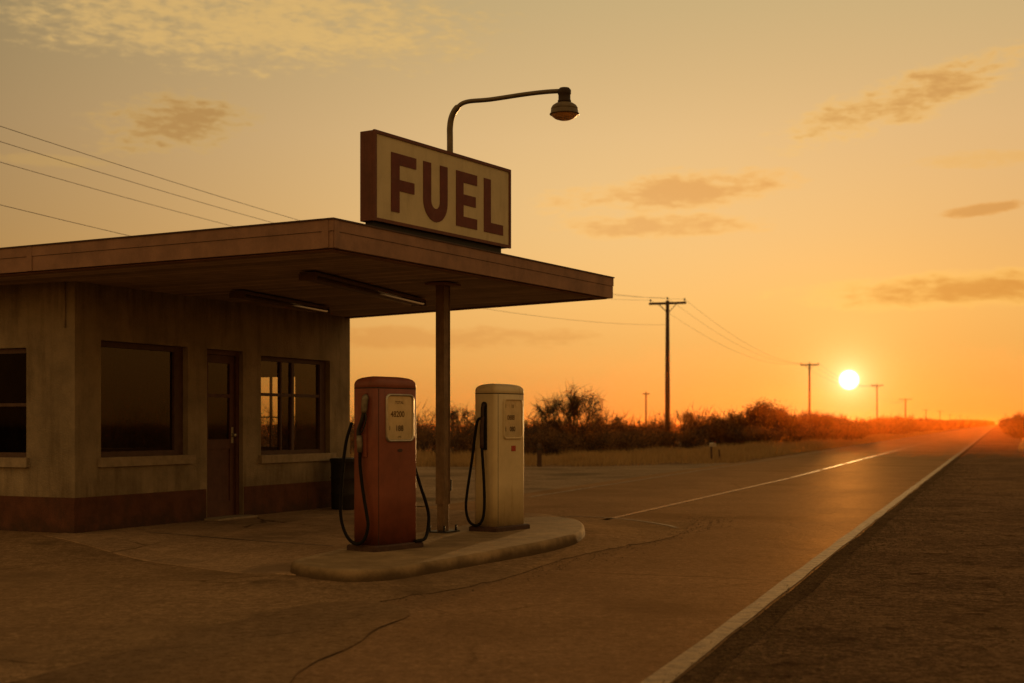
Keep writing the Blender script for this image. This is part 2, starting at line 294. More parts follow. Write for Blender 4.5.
# soffit boards: grooves every 11 cm along local x
def boards(name, col, pitch, axis):
    m = mat(name, col, .75, var=.3, scale=3, streak=.4, stcol=(.05,.025,.012), stscale=(6,1,1) if axis == 'X' else (1,6,1)); nt = m.node_tree; N = nt.nodes; L = nt.links; b = N['Principled BSDF']
    tc = N.new('ShaderNodeTexCoord'); sp = N.new('ShaderNodeSeparateXYZ'); L.new(tc.outputs['Object'], sp.inputs[0])
    d = N.new('ShaderNodeMath'); d.operation = 'DIVIDE'; L.new(sp.outputs[axis], d.inputs[0]); d.inputs[1].default_value = pitch
    f = N.new('ShaderNodeMath'); f.operation = 'PINGPONG'; L.new(d.outputs[0], f.inputs[0]); f.inputs[1].default_value = .5
    r = N.new('ShaderNodeMapRange'); r.inputs['From Min'].default_value = 0; r.inputs['From Max'].default_value = .07; r.inputs['To Min'].default_value = .25; L.new(f.outputs[0], r.inputs['Value'])
    fl = N.new('ShaderNodeMath'); fl.operation = 'ROUND'; L.new(d.outputs[0], fl.inputs[0])
    wn = N.new('ShaderNodeTexWhiteNoise'); wn.noise_dimensions = '1D'; ff = N.new('ShaderNodeMath'); ff.operation = 'FLOOR'; L.new(d.outputs[0], ff.inputs[0]); L.new(ff.outputs[0], wn.inputs['W'])
    rw = N.new('ShaderNodeMapRange'); rw.inputs['To Min'].default_value = .7; rw.inputs['To Max'].default_value = 1.2; L.new(wn.outputs['Value'], rw.inputs['Value'])
    mm = N.new('ShaderNodeMath'); mm.operation = 'MULTIPLY'; L.new(r.outputs[0], mm.inputs[0]); L.new(rw.outputs[0], mm.inputs[1])
    src = b.inputs['Base Color'].links[0].from_socket
    ml = N.new('ShaderNodeMix'); ml.data_type = 'RGBA'; ml.blend_type = 'MULTIPLY'; ml.inputs['Factor'].default_value = 1; L.new(src, ml.inputs['A']); L.new(mm.outputs[0], ml.inputs['B']); L.new(ml.outputs['Result'], b.inputs['Base Color'])
    return m
M_['soffit'] = boards('soffit_boards', (.42,.31,.22), .14, 'X')

# ------------------------------------------------------------------ camera
cam = bpy.data.cameras.new('camera'); co = bpy.data.objects.new('camera', cam); C.objects.link(co)
co.location = (0, 0, 1.3); co.rotation_euler = (R(90), 0, 0)
cam.sensor_width = 36; cam.lens = 36*1350/1024; cam.shift_y = 82.5/1024; cam.clip_end = 6000; cam.clip_start = .05
cam.dof.use_dof = True; cam.dof.focus_distance = 13.2; cam.dof.aperture_fstop = 2.0
S.camera = co

# ------------------------------------------------------------------ sky and sun
SUN_AZ = math.atan2(337, 1350); SUN_EL = R(1.82)
sd = Vector((math.sin(SUN_AZ)*math.cos(SUN_EL), math.cos(SUN_AZ)*math.cos(SUN_EL), math.sin(SUN_EL)))
W = bpy.data.worlds.new('World'); S.world = W; W.use_nodes = True
nt = W.node_tree; N = nt.nodes; L = nt.links
for n in list(N): N.remove(n)
wo = N.new('ShaderNodeOutputWorld')
tc = N.new('ShaderNodeTexCoord')
def mathn(op, a, b=None, c=None, clamp=False):
    n = N.new('ShaderNodeMath'); n.operation = op; n.use_clamp = clamp
    for i, x in enumerate((a, b, c)):
        if x is None: continue
        if isinstance(x, (int, float)): n.inputs[i].default_value = x
        else: L.new(x, n.inputs[i])
    return n.outputs[0]
def mixc(f, a, b, mode='MIX'):
    n = N.new('ShaderNodeMix'); n.data_type = 'RGBA'; n.blend_type = mode
    for key, x in (('Factor', f), ('A', a), ('B', b)):
        if isinstance(x, (int, float)): n.inputs[key].default_value = x
        elif isinstance(x, tuple): n.inputs[key].default_value = (*x, 1)
        else: L.new(x, n.inputs[key])
    return n.outputs['Result']
def maprange(v, a, b, c, d, smooth=False):
    n = N.new('ShaderNodeMapRange'); n.inputs['From Min'].default_value = a; n.inputs['From Max'].default_value = b; n.inputs['To Min'].default_value = c; n.inputs['To Max'].default_value = d
    if smooth: n.interpolation_type = 'SMOOTHSTEP'
    L.new(v, n.inputs['Value']); return n.outputs['Result']
nrm = N.new('ShaderNodeVectorMath'); nrm.operation = 'NORMALIZE'; L.new(tc.outputs['Generated'], nrm.inputs[0])
sep = N.new('ShaderNodeSeparateXYZ'); L.new(nrm.outputs[0], sep.inputs[0])
DEG = 180/math.pi
el = mathn('MULTIPLY', mathn('ARCSINE', sep.outputs['Z']), DEG)
az = mathn('MULTIPLY', mathn('ARCTAN2', sep.outputs['X'], sep.outputs['Y']), DEG)
ramp = N.new('ShaderNodeValToRGB'); cr = ramp.color_ramp
SKY = [(0,(.66,.25,.035)),(2.5,(.88,.395,.08)),(5,(.89,.455,.118)),(8,(.81,.46,.165)),(12,(.77,.485,.215)),(17.5,(.66,.475,.225)),(32,(.56,.385,.19)),(90,(.50,.34,.17))]
while len(cr.elements) > 1: cr.elements.remove(cr.elements[-1])
cr.elements[0].position = 0; cr.elements[0].color = (*SKY[0][1], 1)
for d, c in SKY[1:]:
    e = cr.elements.new(d/90); e.color = (*c, 1)
L.new(mathn('DIVIDE', mathn('MAXIMUM', el, 0.0), 90.0), ramp.inputs['Fac'])
dt = N.new('ShaderNodeVectorMath'); dt.operation = 'DOT_PRODUCT'; L.new(nrm.outputs[0], dt.inputs[0]); dt.inputs[1].default_value = sd
cosang = dt.outputs['Value']
ang = mathn('MULTIPLY', mathn('ARCCOSINE', mathn('MINIMUM', cosang, 1.0)), DEG)
fz = N.new('ShaderNodeValToRGB'); fe = fz.color_ramp.elements
fe[0].position = 0; fe[0].color = (.86,.74,.56,1); fe[1].position = 1; fe[1].color = (1.0,1.0,1.0,1)  # sky by angle from the sun; behind the camera raised as added fill light
for p, c in ((.5,(.80,.70,.55)),(.75,(.66,.62,.55)),(.9,(.53,.545,.56)),(.97,(.88,.89,.90))):
    e = fz.color_ramp.elements.new(p); e.color = (*c, 1)
L.new(maprange(cosang, -1, 1, 0, 1), fz.inputs['Fac'])
sky = mixc(1.0, ramp.outputs['Color'], fz.outputs['Color'], 'MULTIPLY')
# clouds: soft fractal wisps at given bearings and heights
def pxd(px, py):
    a = math.atan((px-512)/1350); return a*DEG, math.atan((424-py)/1350*math.cos(a))*DEG
cv = N.new('ShaderNodeCombineXYZ'); L.new(az, cv.inputs[0]); L.new(mathn('MULTIPLY', el, 3.0), cv.inputs[1])
def cloudnoise(scale, det=8, rough=.62, off=0):
    mp = N.new('ShaderNodeMapping'); mp.inputs['Location'].default_value = (off, off*.7, off*.3); L.new(cv.outputs[0], mp.inputs['Vector'])
    n = N.new('ShaderNodeTexNoise'); n.inputs['Scale'].default_value = scale; n.inputs['Detail'].default_value = det; n.inputs['Roughness'].default_value = rough; n.inputs['Distortion'].default_value = .3; L.new(mp.outputs[0], n.inputs['Vector']); return n.outputs['Fac']
nz_s = cloudnoise(.5, 5, .55, 3.0); nz_f = cloudnoise(1.5, 6, .56, 11.0)
def cloud(sky, px, py, wx, wy, slope, bright, dark, opac, fine=.35, core=(.35,.9), amp=2.4):
    a0, e0 = pxd(px, py); ka = 57.3/1350
    da = mathn('MULTIPLY', mathn('SUBTRACT', az, a0), 1/(wx*ka)); de0 = mathn('SUBTRACT', el, e0)
    de = mathn('MULTIPLY', mathn('SUBTRACT', de0, mathn('MULTIPLY', mathn('SUBTRACT', az, a0), slope)), 1/(wy*ka))
    d2 = mathn('ADD', mathn('MULTIPLY', da, da), mathn('MULTIPLY', de, de))
    nz = mathn('ADD', mathn('MULTIPLY', nz_s, 1-fine), mathn('MULTIPLY', nz_f, fine))
    v = mathn('ADD', mathn('SUBTRACT', 1.2, d2), mathn('MULTIPLY', mathn('SUBTRACT', nz, .5), amp*2))
    m = mathn('MULTIPLY', maprange(v, -.1, 1.15, 0, 1, True), opac)
    k = maprange(v, core[0]+.0, core[1]+.5, 0, 1, True)
    return mixc(m, sky, mixc(k, bright, dark))
sky = cloud(sky, 255, 24, 230, 42, 0.0, (.68,.44,.165), (.80,.50,.165), .75, .5, (.3,1.2), 2.7)
sky = cloud(sky, 168, 124, 76, 30, .12, (.62,.38,.125), (.47,.25,.075), .9, .45)
sky = cloud(sky, 668, 192, 128, 20, .06, (.88,.46,.12), (.68,.30,.07), .9, .35, (.35,.9), 1.9)
sky = cloud(sky, 655, 226, 105, 13, .0, (.88,.45,.11), (.70,.31,.07), .85, .35, (.35,.9), 1.9)
sky = cloud(sky, 905, 98, 125, 26, .28, (.86,.50,.15), (.62,.31,.085), .9, .4, (.4,1.0), 2.2)
sky = cloud(sky, 960, 290, 165, 18, .02, (1.0,.55,.12), (.66,.27,.045), .9, .25, (.3,.8), 1.3)
sky = cloud(sky, 985, 209, 45, 6, .08, (.72,.31,.06), (.60,.25,.05), .7, .35)
sky = cloud(sky, 975, 160, 60, 8, .0, (.84,.46,.12), (.8,.43,.11), .5, .4)
sky = cloud(sky, 45, 160, 60, 6, .0, (.60,.36,.11), (.6,.36,.11), .4, .4)
sky = cloud(sky, 440, 338, 160, 12, .0, (.72,.29,.05), (.66,.25,.042), .5, .3)
# glow round the sun, then its disc
g0 = mathn('EXPONENT', mathn('MULTIPLY', ang, -1/.42)); g1 = mathn('EXPONENT', mathn('MULTIPLY', ang, -1/1.1)); g2 = mathn('EXPONENT', mathn('MULTIPLY', ang, -1/5.5))
add = lambda s, f, c: mixc(1.0, s, mixc(f, (0,0,0), c), 'ADD')
sky = add(sky, g2, (.20,.10,.012)); sky = add(sky, g1, (.45,.34,.13)); sky = add(sky, g0, (.9,.8,.5))
# added broad bright veil put into the colour over the middle of the sky
va = mathn('MULTIPLY', mathn('SUBTRACT', az, 3.0), 1/13); ve = mathn('MULTIPLY', mathn('SUBTRACT', el, 8.0), 1/5.5)
lobe = mathn('EXPONENT', mathn('MULTIPLY', mathn('ADD', mathn('MULTIPLY', va, va), mathn('MULTIPLY', ve, ve)), -1.0))
sky = add(sky, lobe, (.12,.115,.06))
sky = mixc(maprange(ang, .34, .45, 1, 0, True), sky, (2.2,2.05,1.7))
bg = N.new('ShaderNodeBackground'); L.new(sky, bg.inputs['Color']); bg.inputs['Strength'].default_value = .93
ns = N.new('ShaderNodeTexSky'); ns.sky_type = 'NISHITA'; ns.sun_disc = False; ns.sun_elevation = SUN_EL; ns.sun_rotation = SUN_AZ; ns.dust_density = 4
bg2 = N.new('ShaderNodeBackground'); L.new(mixc(1.0, ns.outputs['Color'], (1,.72,.4), 'MULTIPLY'), bg2.inputs['Color']); bg2.inputs['Strength'].default_value = .004
ads = N.new('ShaderNodeAddShader'); L.new(bg.outputs[0], ads.inputs[0]); L.new(bg2.outputs[0], ads.inputs[1]); L.new(ads.outputs[0], wo.inputs['Surface'])
sl = bpy.data.lights.new('sun', 'SUN'); so = bpy.data.objects.new('sun', sl); C.objects.link(so)
sl.energy = 3.0; sl.angle = R(.8); sl.color = (1, .50, .16)
so.rotation_euler = (-sd).to_track_quat('-Z', 'Y').to_euler(); so.location = (30, 120, 40)

# ------------------------------------------------------------------ the ground
def sstep(a, b, x):
    t = np.clip((x-a)/(b-a), 0, 1); return t*t*(3-2*t)
BO = np.array((-4.65, 14.36)); BU = np.array((.4305, .9026)); BI = np.array((-.9026, .4305)); BL, BD = 5.43, 4.4
def d_build(x, y):
    px, py = x-BO[0], y-BO[1]; a = px*BU[0]+py*BU[1]; b = px*BI[0]+py*BI[1]
    dx = np.maximum(np.maximum(-a, a-BL), 0); dy = np.maximum(np.maximum(-b, b-BD), 0); return np.hypot(dx, dy)
ISL = [(-1.3,11.3),(-.75,12.0),(-.2,13.2),(.25,14.4),(.4,15.6),(.3,16.4)]
def d_isl(x, y):
    d = 1e9
    for (ax, ay), (bx, by) in zip(ISL[:-1], ISL[1:]):
        t = np.clip(((x-ax)*(bx-ax)+(y-ay)*(by-ay))/((bx-ax)**2+(by-ay)**2), 0, 1); d = np.minimum(d, np.hypot(x-ax-t*(bx-ax), y-ay-t*(by-ay)))
    return d
def h_lot(x, y): return np.maximum(.125*(1-sstep(0, 2.3, d_build(x, y))), .04*(1-sstep(.55, 1.2, d_isl(x, y))))
def wob(x, y): return .006*np.sin(x*1.7+.6*y)+.005*np.sin(y*2.3-x)+.004*np.sin(3.1*x+2.2*y)
# one sheet to the horizon, fine near the camera
def grid_axis(lo, hi, fine_lo, fine_hi, step):
    a = list(np.arange(fine_lo, fine_hi+1e-6, step)); s = step
    x = fine_hi
    while x < hi: s *= 1.35; x += s; a.append(min(x, hi))
    s = step; x = fine_lo
    while x > lo: s *= 1.35; x -= s; a.insert(0, max(x, lo))
    return np.array(a)
def sheet(name, xs, ys, hf, m):
    X, Y = np.meshgrid(xs, ys); Z = hf(X, Y); nx, ny = len(xs), len(ys)
    v = np.stack([X, Y, Z], -1).reshape(-1, 3)
    f = [(j*nx+i, j*nx+i+1, (j+1)*nx+i+1, (j+1)*nx+i) for j in range(ny-1) for i in range(nx-1)]
    mb = MB(); mb.v = [tuple(map(float, p)) for p in v]; mb.f = f; mb.sm = [True]*len(f)
    return mb.build(name, m)
RD = np.array((.3388, .9409)); RL = np.array((-.9409, .3388)); RO = np.array((.73, 6.78))   # road direction, its left, a point of the edge line
def road_st(x, y): return (x-RO[0])*RD[0]+(y-RO[1])*RD[1], (x-RO[0])*RL[0]+(y-RO[1])*RL[1]
def road_pt(s, t, z=0): p = RO+RD*s+RL*t; return (float(p[0]), float(p[1]), z)
def h_terr(x, y):
    s, t = road_st(x, y)
    far = sstep(3.5, 9, -t) * (.04*np.sin(x*.9)*np.sin(y*.7)+.03*np.sin(x*2.1+y*1.3))*(np.hypot(x, y) < 80)
    bank = -.02*sstep(1.2, 4, -t)
    lotz = h_lot(x, y)
    return -.003 + bank - .03*(t > 1.2)*(np.hypot(x, y) < 40) + far*(y > 0) + np.where(t > 1.2, .125*(1-sstep(0, 2.3, d_build(x, y))), 0)
g = sheet('ground', grid_axis(-2500, 2500, -16, 24, .5), grid_axis(-400, 4500, 2, 60, .5), h_terr, M_['dirt']); tag(g, kind='structure')

# road: asphalt strip in slices, its left edge widening into the apron by the station
def left_edge(s):
    return float(np.interp(s, [-20, 6, 9, 12, 14.5, 18, 23, 29, 34, 40, 60, 2000], [7.6, 7.4, 7.2, 6.9, 6.7, 6.7, 6.7, 6.7, 6.7, 6.6, 6.6, 6.6]))
ss = [-20+.8*i for i in range(70)] + [36+2*i for i in range(40)] + [116*1.12**i for i in range(1, 25)]
mb = MB(); nT = 9; vs = []; fs = []
for s in ss:
    jag = -.085 + .008*math.sin(s*1.1)+.006*math.sin(s*4.3+1)
    for k in range(nT): vs.append(road_pt(s, jag + (left_edge(s)-jag)*k/(nT-1), .004))
for i in range(len(ss)-1):
    for k in range(nT-1): a = i*nT+k; fs.append((a, a+nT, a+nT+1, a+1))
mb.add(vs, fs, True); o = mb.build('road', M_['asphalt']); tag(o, kind='structure')
def strip(name, pts, w, z, m):
    mb = MB(); P = [Vector((p[0], p[1])) for p in pts]; vs = []; fs = []
    for i, p in enumerate(P):
        t = (P[min(i+1, len(P)-1)]-P[max(i-1, 0)]).normalized(); n = Vector((-t.y, t.x)); ww = w*(1+.10*math.sin(i*2.3)+.06*math.sin(i*5.1))
        vs += [(*(p+n*ww/2), z), (*(p-n*ww/2), z)]
    fs = [(2*i, 2*i+1, 2*i+3, 2*i+2) for i in range(len(P)-1)]
    mb.add(vs, fs); o = mb.build(name, m); tag(o, kind='structure'); return o
strip('road_edge_line', [road_pt(s, 0) for s in ss if s < 900], .125, .0085, M_['whiteline'])
M_['dark_edge'] = ground_mat('dark_edge_strip', (.065,.041,.024), (.13,.083,.048), 1.4, .9, 1, 0, speck=.5)
strip('verge_edge', [road_pt(s, -.155+.014*math.sin(s*2.7)) for s in ss if s < 400], .17, .0012, M_['dark_edge'])  # darker band laid along the right road edge
M_['seam'] = paint_mat('worn_seam_paint', (.24,.165,.095), (.11,.075,.045), .4, .58, .9)
strip('road_edge_line', [road_pt(s, 6.2) for s in ss if 15.5 < s < 900], .11, .0085, M_['oldline'])
# yellow centre line, whole near the station and broken farther on
strip('road_centre_line', [road_pt(10.9+.6*i, 3.38-.012*i) for i in range(26)], .10, .0085, M_['yellowline'])
s = 26.2
while s < 330:
    strip('road_centre_line', [road_pt(s+.7*i, 3.08) for i in range(9)], .10, .0085, M_['yellowline']); s += 6.3
# dusty lot in front of the station, graded up to the building
lx = np.arange(-16, 5.01, .25); ly = np.arange(2, 22.01, .25)
X, Y = np.meshgrid(lx, ly); keep = {}
mb = MB(); fs = []; nx = len(lx)
def lot_limit(x, y):
    s_, t_ = road_st(x, y); lim = np.interp(s_, [-20, -2, 3, 6, 9, 11.6, 30], [4.2, 3.3, 2.5, 2.15, 2.0, 2.0, 3.5]) + .12*np.sin(s_*1.3)
    return t_ - lim
D = lot_limit(X, Y); Z = .0085 + h_lot(X, Y)*sstep(0, .7, D)
# push the vertices next to the limit on to it
for j in range(len(ly)):
    for i in range(len(lx)): keep[(j, i)] = D[j, i] > -.27
Xs = X.copy(); Ys = Y.copy()
for j in range(len(ly)):
    for i in range(len(lx)):
        if D[j, i] < 0 and keep[(j, i)]: Xs[j, i] += RL[0]*(-D[j, i]); Ys[j, i] += RL[1]*(-D[j, i])
far_lim = 18.6 + .25*np.sin(X*1.4)
vs = [(float(Xs[j, i]), float(Ys[j, i]), float(Z[j, i])) for j in range(len(ly)) for i in range(len(lx))]
for j in range(len(ly)-1):
    for i in range(len(lx)-1):
        if all(keep[q] for q in ((j, i), (j, i+1), (j+1, i), (j+1, i+1))) and Y[j, i] < far_lim[j, i] - .55*max(0, X[j, i]-.3): fs.append((j*nx+i, j*nx+i+1, (j+1)*nx+i+1, (j+1)*nx+i))
mb.v = vs; mb.f = fs; mb.sm = [True]*len(fs); o = mb.build('forecourt', M_['lot']); tag(o, kind='structure')
# gravel pull-off beyond the road, and pavement behind the station
apron = [(-30, 22.2), (-3, 21.5), (-1.2, 21.3), (-.2, 22.6), (.4, 24.4)] + [road_pt(s, 6.65)[:2] for s in (19, 21, 24, 27, 30, 33, 36, 38)] + [(7.0, 45.2), (5.2, 43.4), (3.6, 42.0), (2.0, 41.0), (-2, 40.8), (-8, 40.6), (-30, 39)]
mb = MB(); mb.sheetpoly(apron, .003); o = mb.build('gravel_apron', M_['gravel']); tag(o, kind='structure')
# asphalt between station and apron
back = [(-30, 18.2), (-6.5, 18.2), (-1.5, 18.2), (.2, 17.0), (1.8, 15.4), (2.6, 17.0)] + [road_pt(s, 6.2)[:2] for s in (17.5, 19.2)] + [(.2, 24.2), (-.4, 22.4), (-1.3, 21.1), (-3, 21.2), (-30, 22)]
mb = MB(); mb.sheetpoly(back, .001); o = mb.build('side_pavement', M_['asphalt']); tag(o, kind='structure')
tar = smooth_path([(-3.0,5.2,0),(-1.35,5.2,0),(-1.1,7.0,0),(-.86,8.3,0),(-.72,9.1,0),(-.84,9.65,0),(-1.15,9.85,0),(-1.5,9.55,0),(-1.85,8.7,0),(-2.4,7.0,0)], 4)
tar = [(p.x+.03*math.sin(5*p.y), p.y+.03*math.sin(6*p.x)) for p in tar]
M_['tar'] = ground_mat('old_tar_patch', (.125,.083,.05), (.195,.13,.077), .7, .7, .64, 0, cracks=.6, speck=.3, gloss=.12)
mb = MB(); mb.sheetpoly(tar, .0125); o = mb.build('tar_patch', M_['tar']); tag(o, kind='structure')
strip('worn_pavement_line', smooth_path([(-.1, 18.35, 0), (.5, 18.8, 0), (1.15, 18.75, 0), (1.65, 18.1, 0), (1.95, 17.3, 0), (2.05, 16.8, 0)], 5), .07, .012, M_['seam'])

# concrete slab under the canopy
A_ = np.array((-4.9, 14.15)); B_ = np.array((-1.95, 11.3)); nb_ = np.array(((B_-A_)[1], -(B_-A_)[0])); nb_ = -nb_/np.hypot(*nb_)
def h_slab(x, y):
    s_ = (x-A_[0])*nb_[0]+(y-A_[1])*nb_[1]
    return np.maximum(h_lot(x, y)+.014, (h_lot(x, y)+.014)+(.132-h_lot(x, y)-.014)*sstep(0, 1.3, s_))
edge = smooth_path([(-4.9,14.15,0),(-4.0,13.25,0),(-3.0,12.28,0),(-1.95,11.3,0),(-1.5,11.0,0)], 3) + smooth_path([(-.9,11.9,0),(.2,14.6,0),(.62,16.5,0),(.5,17.4,0),(.195,17.75,0),(-.4,18.1,0),(-1.02,18.55,0),(-2.2,19.9,0)], 4)
inner = [Vector((-2.6,19.3,0)), Vector((-4.75,14.5,0))]
mb = MB()
import mathutils
poly = [Vector((p[0], p[1])) for p in edge] + [Vector((p.x, p.y)) for p in inner]
# fill with a grid of points clipped by triangulation
extra = []
cand = [(x, y) for x in np.arange(-5, 1.2, .3) for y in np.arange(10.8, 20.2, .3)]
def inside(p, P):
    c = False; j = len(P)-1
    for i in range(len(P)):
        if (P[i].y > p[1]) != (P[j].y > p[1]) and p[0] < (P[j].x-P[i].x)*(p[1]-P[i].y)/(P[j].y-P[i].y)+P[i].x: c = not c
        j = i
    return c
def near(p, P): return min((Vector(p)-q).length for q in P)
extra = [Vector(p) for p in cand if inside(p, poly) and near(p, poly) > .15]
n0 = len(poly)
tv, te, tf, *_ = mathutils.geometry.delaunay_2d_cdt(poly+extra, [(i, (i+1) % n0) for i in range(n0)], [], 1, 1e-5)
vs = [(p.x, p.y, float(h_slab(p.x, p.y))) for p in tv]
mb.add(vs, [tuple(f) for f in tf], True)
# sloping skirt down to the lot
sk = []; ne = len(edge)
for i, p in enumerate(edge):
    t = (edge[min(i+1, ne-1)]-edge[max(i-1, 0)]).normalized(); n = Vector((t.y, -t.x, 0)); w = .05 if i < 13 else .28
    q = p+n*w; sk.append((q.x, q.y, -.02))
vs = [(p.x, p.y, float(h_slab(p.x, p.y))) for p in edge] + sk
mb.add(vs, [(i, ne+i, ne+i+1, i+1) for i in range(ne-1)], True)
o = mb.build('station_slab', M_['slab']); tag(o, kind='structure')
# expansion joint across the slab
strip('slab_joint', [(-3.95+.28*i, 14.6+.02*math.sin(i)-.215*i+0, 0) for i in range(9)], .018, .0, M_['dark'])
j = bpy.data.objects['slab_joint']
for v in j.data.vertices: v.co.z = float(h_slab(v.co.x, v.co.y))+.004

# pump island with a rounded kerb
isl = smooth_path([(-1.86,11.62,0),(-1.85,11.33,0),(-1.66,11.0,0),(-1.33,10.72,0),(-.98,10.86,0),(-.6,11.5,0),(-.1,12.5,0),(.36,13.45,0),(.68,14.32,0),(.82,15.3,0),(.80,16.3,0),(.62,16.85,0),(.30,16.9,0),(.0,16.5,0)], 4)
isl = [(p.x, p.y) for p in isl] + [(-.55,15.5),(-1.1,14.2),(-1.55,12.8)]
def inset(P, d):
    out = []; n = len(P)
    for i in range(n):
        a = Vector(P[i-1]); b = Vector(P[i]); c = Vector(P[(i+1) % n]); t = (c-a).normalized(); q = b+Vector((-t.y, t.x))*d; out.append((q.x, q.y))
    return out
def jit(P, a): a *= .6; return [(x+a*math.sin(9*x+5*y), y+a*math.cos(7*y-3*x)) for x, y in P]
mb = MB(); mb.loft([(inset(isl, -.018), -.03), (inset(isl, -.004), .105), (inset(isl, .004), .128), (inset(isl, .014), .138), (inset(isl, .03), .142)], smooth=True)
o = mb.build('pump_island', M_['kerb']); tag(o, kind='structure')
IZ = .142

# ------------------------------------------------------------------ the station building
BZ = .13
bd = thing('station_building', 'small cream stucco filling station with reddish base band under a wide flat canopy roof', 'building', (-4.65, 14.36, BZ), R(90-25.5))
def wall_mesh(name, u0, u1, z0, z1, openings, T, m, parent, frame):
    """wall with openings; frame(u, d, z) maps along, inward depth and height to local xyz"""
    us = sorted({u0, u1, *[x for o in openings for x in o[:2]]}); zs = sorted({z0, z1, *[x for o in openings for x in o[2:]]})
    mb = MB()
    def q(*p): mb.add([frame(*a) for a in p], [(0,1,2,3)])
    for i in range(len(us)-1):
        for k in range(len(zs)-1):
            cu, cz = (us[i]+us[i+1])/2, (zs[k]+zs[k+1])/2
            if any(o[0] < cu < o[1] and o[2] < cz < o[3] for o in openings): continue
            a, b, c, d = us[i], us[i+1], zs[k], zs[k+1]
            q((a,0,c),(b,0,c),(b,0,d),(a,0,d)); q((a,T,d),(b,T,d),(b,T,c),(a,T,c))
    for a, b, c, d in openings:
        q((a,0,c),(a,0,d),(a,T,d),(a,T,c)); q((b,T,c),(b,T,d),(b,0,d),(b,0,c)); q((a,0,d),(b,0,d),(b,T,d),(a,T,d)); q((a,T,c),(b,T,c),(b,0,c),(a,0,c))
    return mb.build(name, m, parent)
W1 = (.394, 1.86, .80, 2.085); DR = (2.216, 2.931, .012, 2.085); W2 = (3.309, 4.915, .765, 2.05)
SW = (.69, 1.72, .80, 2.0); EW = (.82, 1.66, .80, 1.895); TH = .17; WT = 2.705
F_front = lambda u, d, z: (u, d, z)
F_side = lambda u, d, z: (d, u, z)
F_end = lambda u, d, z: (BL-d, u, z)
F_back = lambda u, d, z: (u, BD-d, z)
wall_mesh('wall', 0, BL, -.3, WT, [W1, DR, W2], TH, M_['stucco'], bd, F_front)
wall_mesh('wall', TH, BD, -.3, WT, [SW], TH, M_['stucco'], bd, F_side)
wall_mesh('wall', TH, BD, -.3, WT, [EW], TH, M_['stucco'], bd, F_end)
wall_mesh('wall', TH, BL-TH, -.3, WT, [], TH, M_['stucco'], bd, F_back)
# side wall end cap so that the corner is closed
for x in (0.0, BL):
    MB().add([(x,0,-.3),(x,TH,-.3),(x,TH,WT),(x,0,WT)], [(0,1,2,3)]).build('corner_face', M_['stucco'], bd)
MB().box(TH+.004, BL-TH-.004, TH+.004, BD-TH-.004, -.05, .006).build('interior_floor', M_['interior'], bd)
# painted base band, a few millimetres proud of the stucco
mb = MB(); e = .006
mb.box(-e, DR[0]-.02, -e, -.0005, -.3, .383); mb.box(DR[1]+.02, 4.35, -e, -.0005, -.3, .380); mb.box(4.362, BL+e, -e, -.0005, -.3, .380)
mb.box(-e, -.0005, -e+.0001, BD, -.3, .383)
mb.build('base_band', M_['dado'], bd)

def window(rect, frame, depth, fw, name='window', muntins_v=(), muntins_z=(), gm='glass', sash=None, sill=True, sillh=.10, sillo=.05, right_extra=0):
    """wooden frame set DEPTH into the opening, pane behind it"""
    a, b, c, d = rect; mb = MB()
    def bx(mb, u0, u1, d0, d1, z0, z1):
        p = [frame(u, dd, z) for u in (u0, u1) for dd in (d0, d1) for z in (z0, z1)]
        xs = [q[0] for q in p]; ys = [q[1] for q in p]; zz = [q[2] for q in p]
        mb.box(min(xs), max(xs), min(ys), max(ys), min(zz), max(zz))
    g = .003
    bx(mb, a+g, a+fw, depth, depth+.07, c+g, d-g); bx(mb, b-fw-right_extra, b-g, depth, depth+.07, c+g, d-g)
    bx(mb, a+fw, b-fw-right_extra, depth+.002, depth+.068, c+g, c+fw*1.15); bx(mb, a+fw, b-fw-right_extra, depth+.002, depth+.068, d-fw*1.15, d-g)
    root = mb.build(name, M_['frame'], bd)
    if muntins_v or muntins_z:
        mm = MB()
        for u, w in muntins_v: bx(mm, u-w/2, u+w/2, depth+.006, depth+.05, c+fw*1.15, d-fw*1.15)
        for z, w, u0, u1 in muntins_z: bx(mm, u0, u1, depth+.010, depth+.046, z-w/2, z+w/2)
        mm.build('sash_bar', M_['frame'], root)
    pn = MB(); pn.add([frame(a+fw*.6, depth+.034, c+fw*.6), frame(b-fw*.6-right_extra, depth+.034, c+fw*.6), frame(b-fw*.6-right_extra, depth+.034, d-fw*.6), frame(a+fw*.6, depth+.034, d-fw*.6)], [(0,1,2,3)])
    pn.build('pane', M_[gm], root)
    if sill:
        sm = MB(); bx(sm, a-.05, b+.085, -sillo, .11, c-sillh, c+.004); sm.build('sill', M_['sill'], root)
    return root
w = window(W1, F_front, .075, .055, gm='glass_dark', right_extra=.10); tag(w, 'large single pane window with dull sky mirrored in it')
# flat head trim over the big window
w = window(W2, F_front, .075, .05, muntins_v=((3.868,.028),(4.136,.055)), muntins_z=((1.555,.04,3.36,4.77),), gm='glass', right_extra=.09); tag(w, 'window of several panes with the sunset showing through')
w = window(SW, F_side, .05, .05, muntins_z=((1.38,.035,.74,1.67),), gm='glass_black'); tag(w, 'dark sash window on the side wall')
w = window(EW, F_end, .05, .035, muntins_v=((1.052,.25),(1.308,.022)), muntins_z=((1.595,.024,.86,1.62),(1.27,.018,.86,1.62)), gm='glass_clear', sill=True); tag(w, 'bright window in the far end wall')
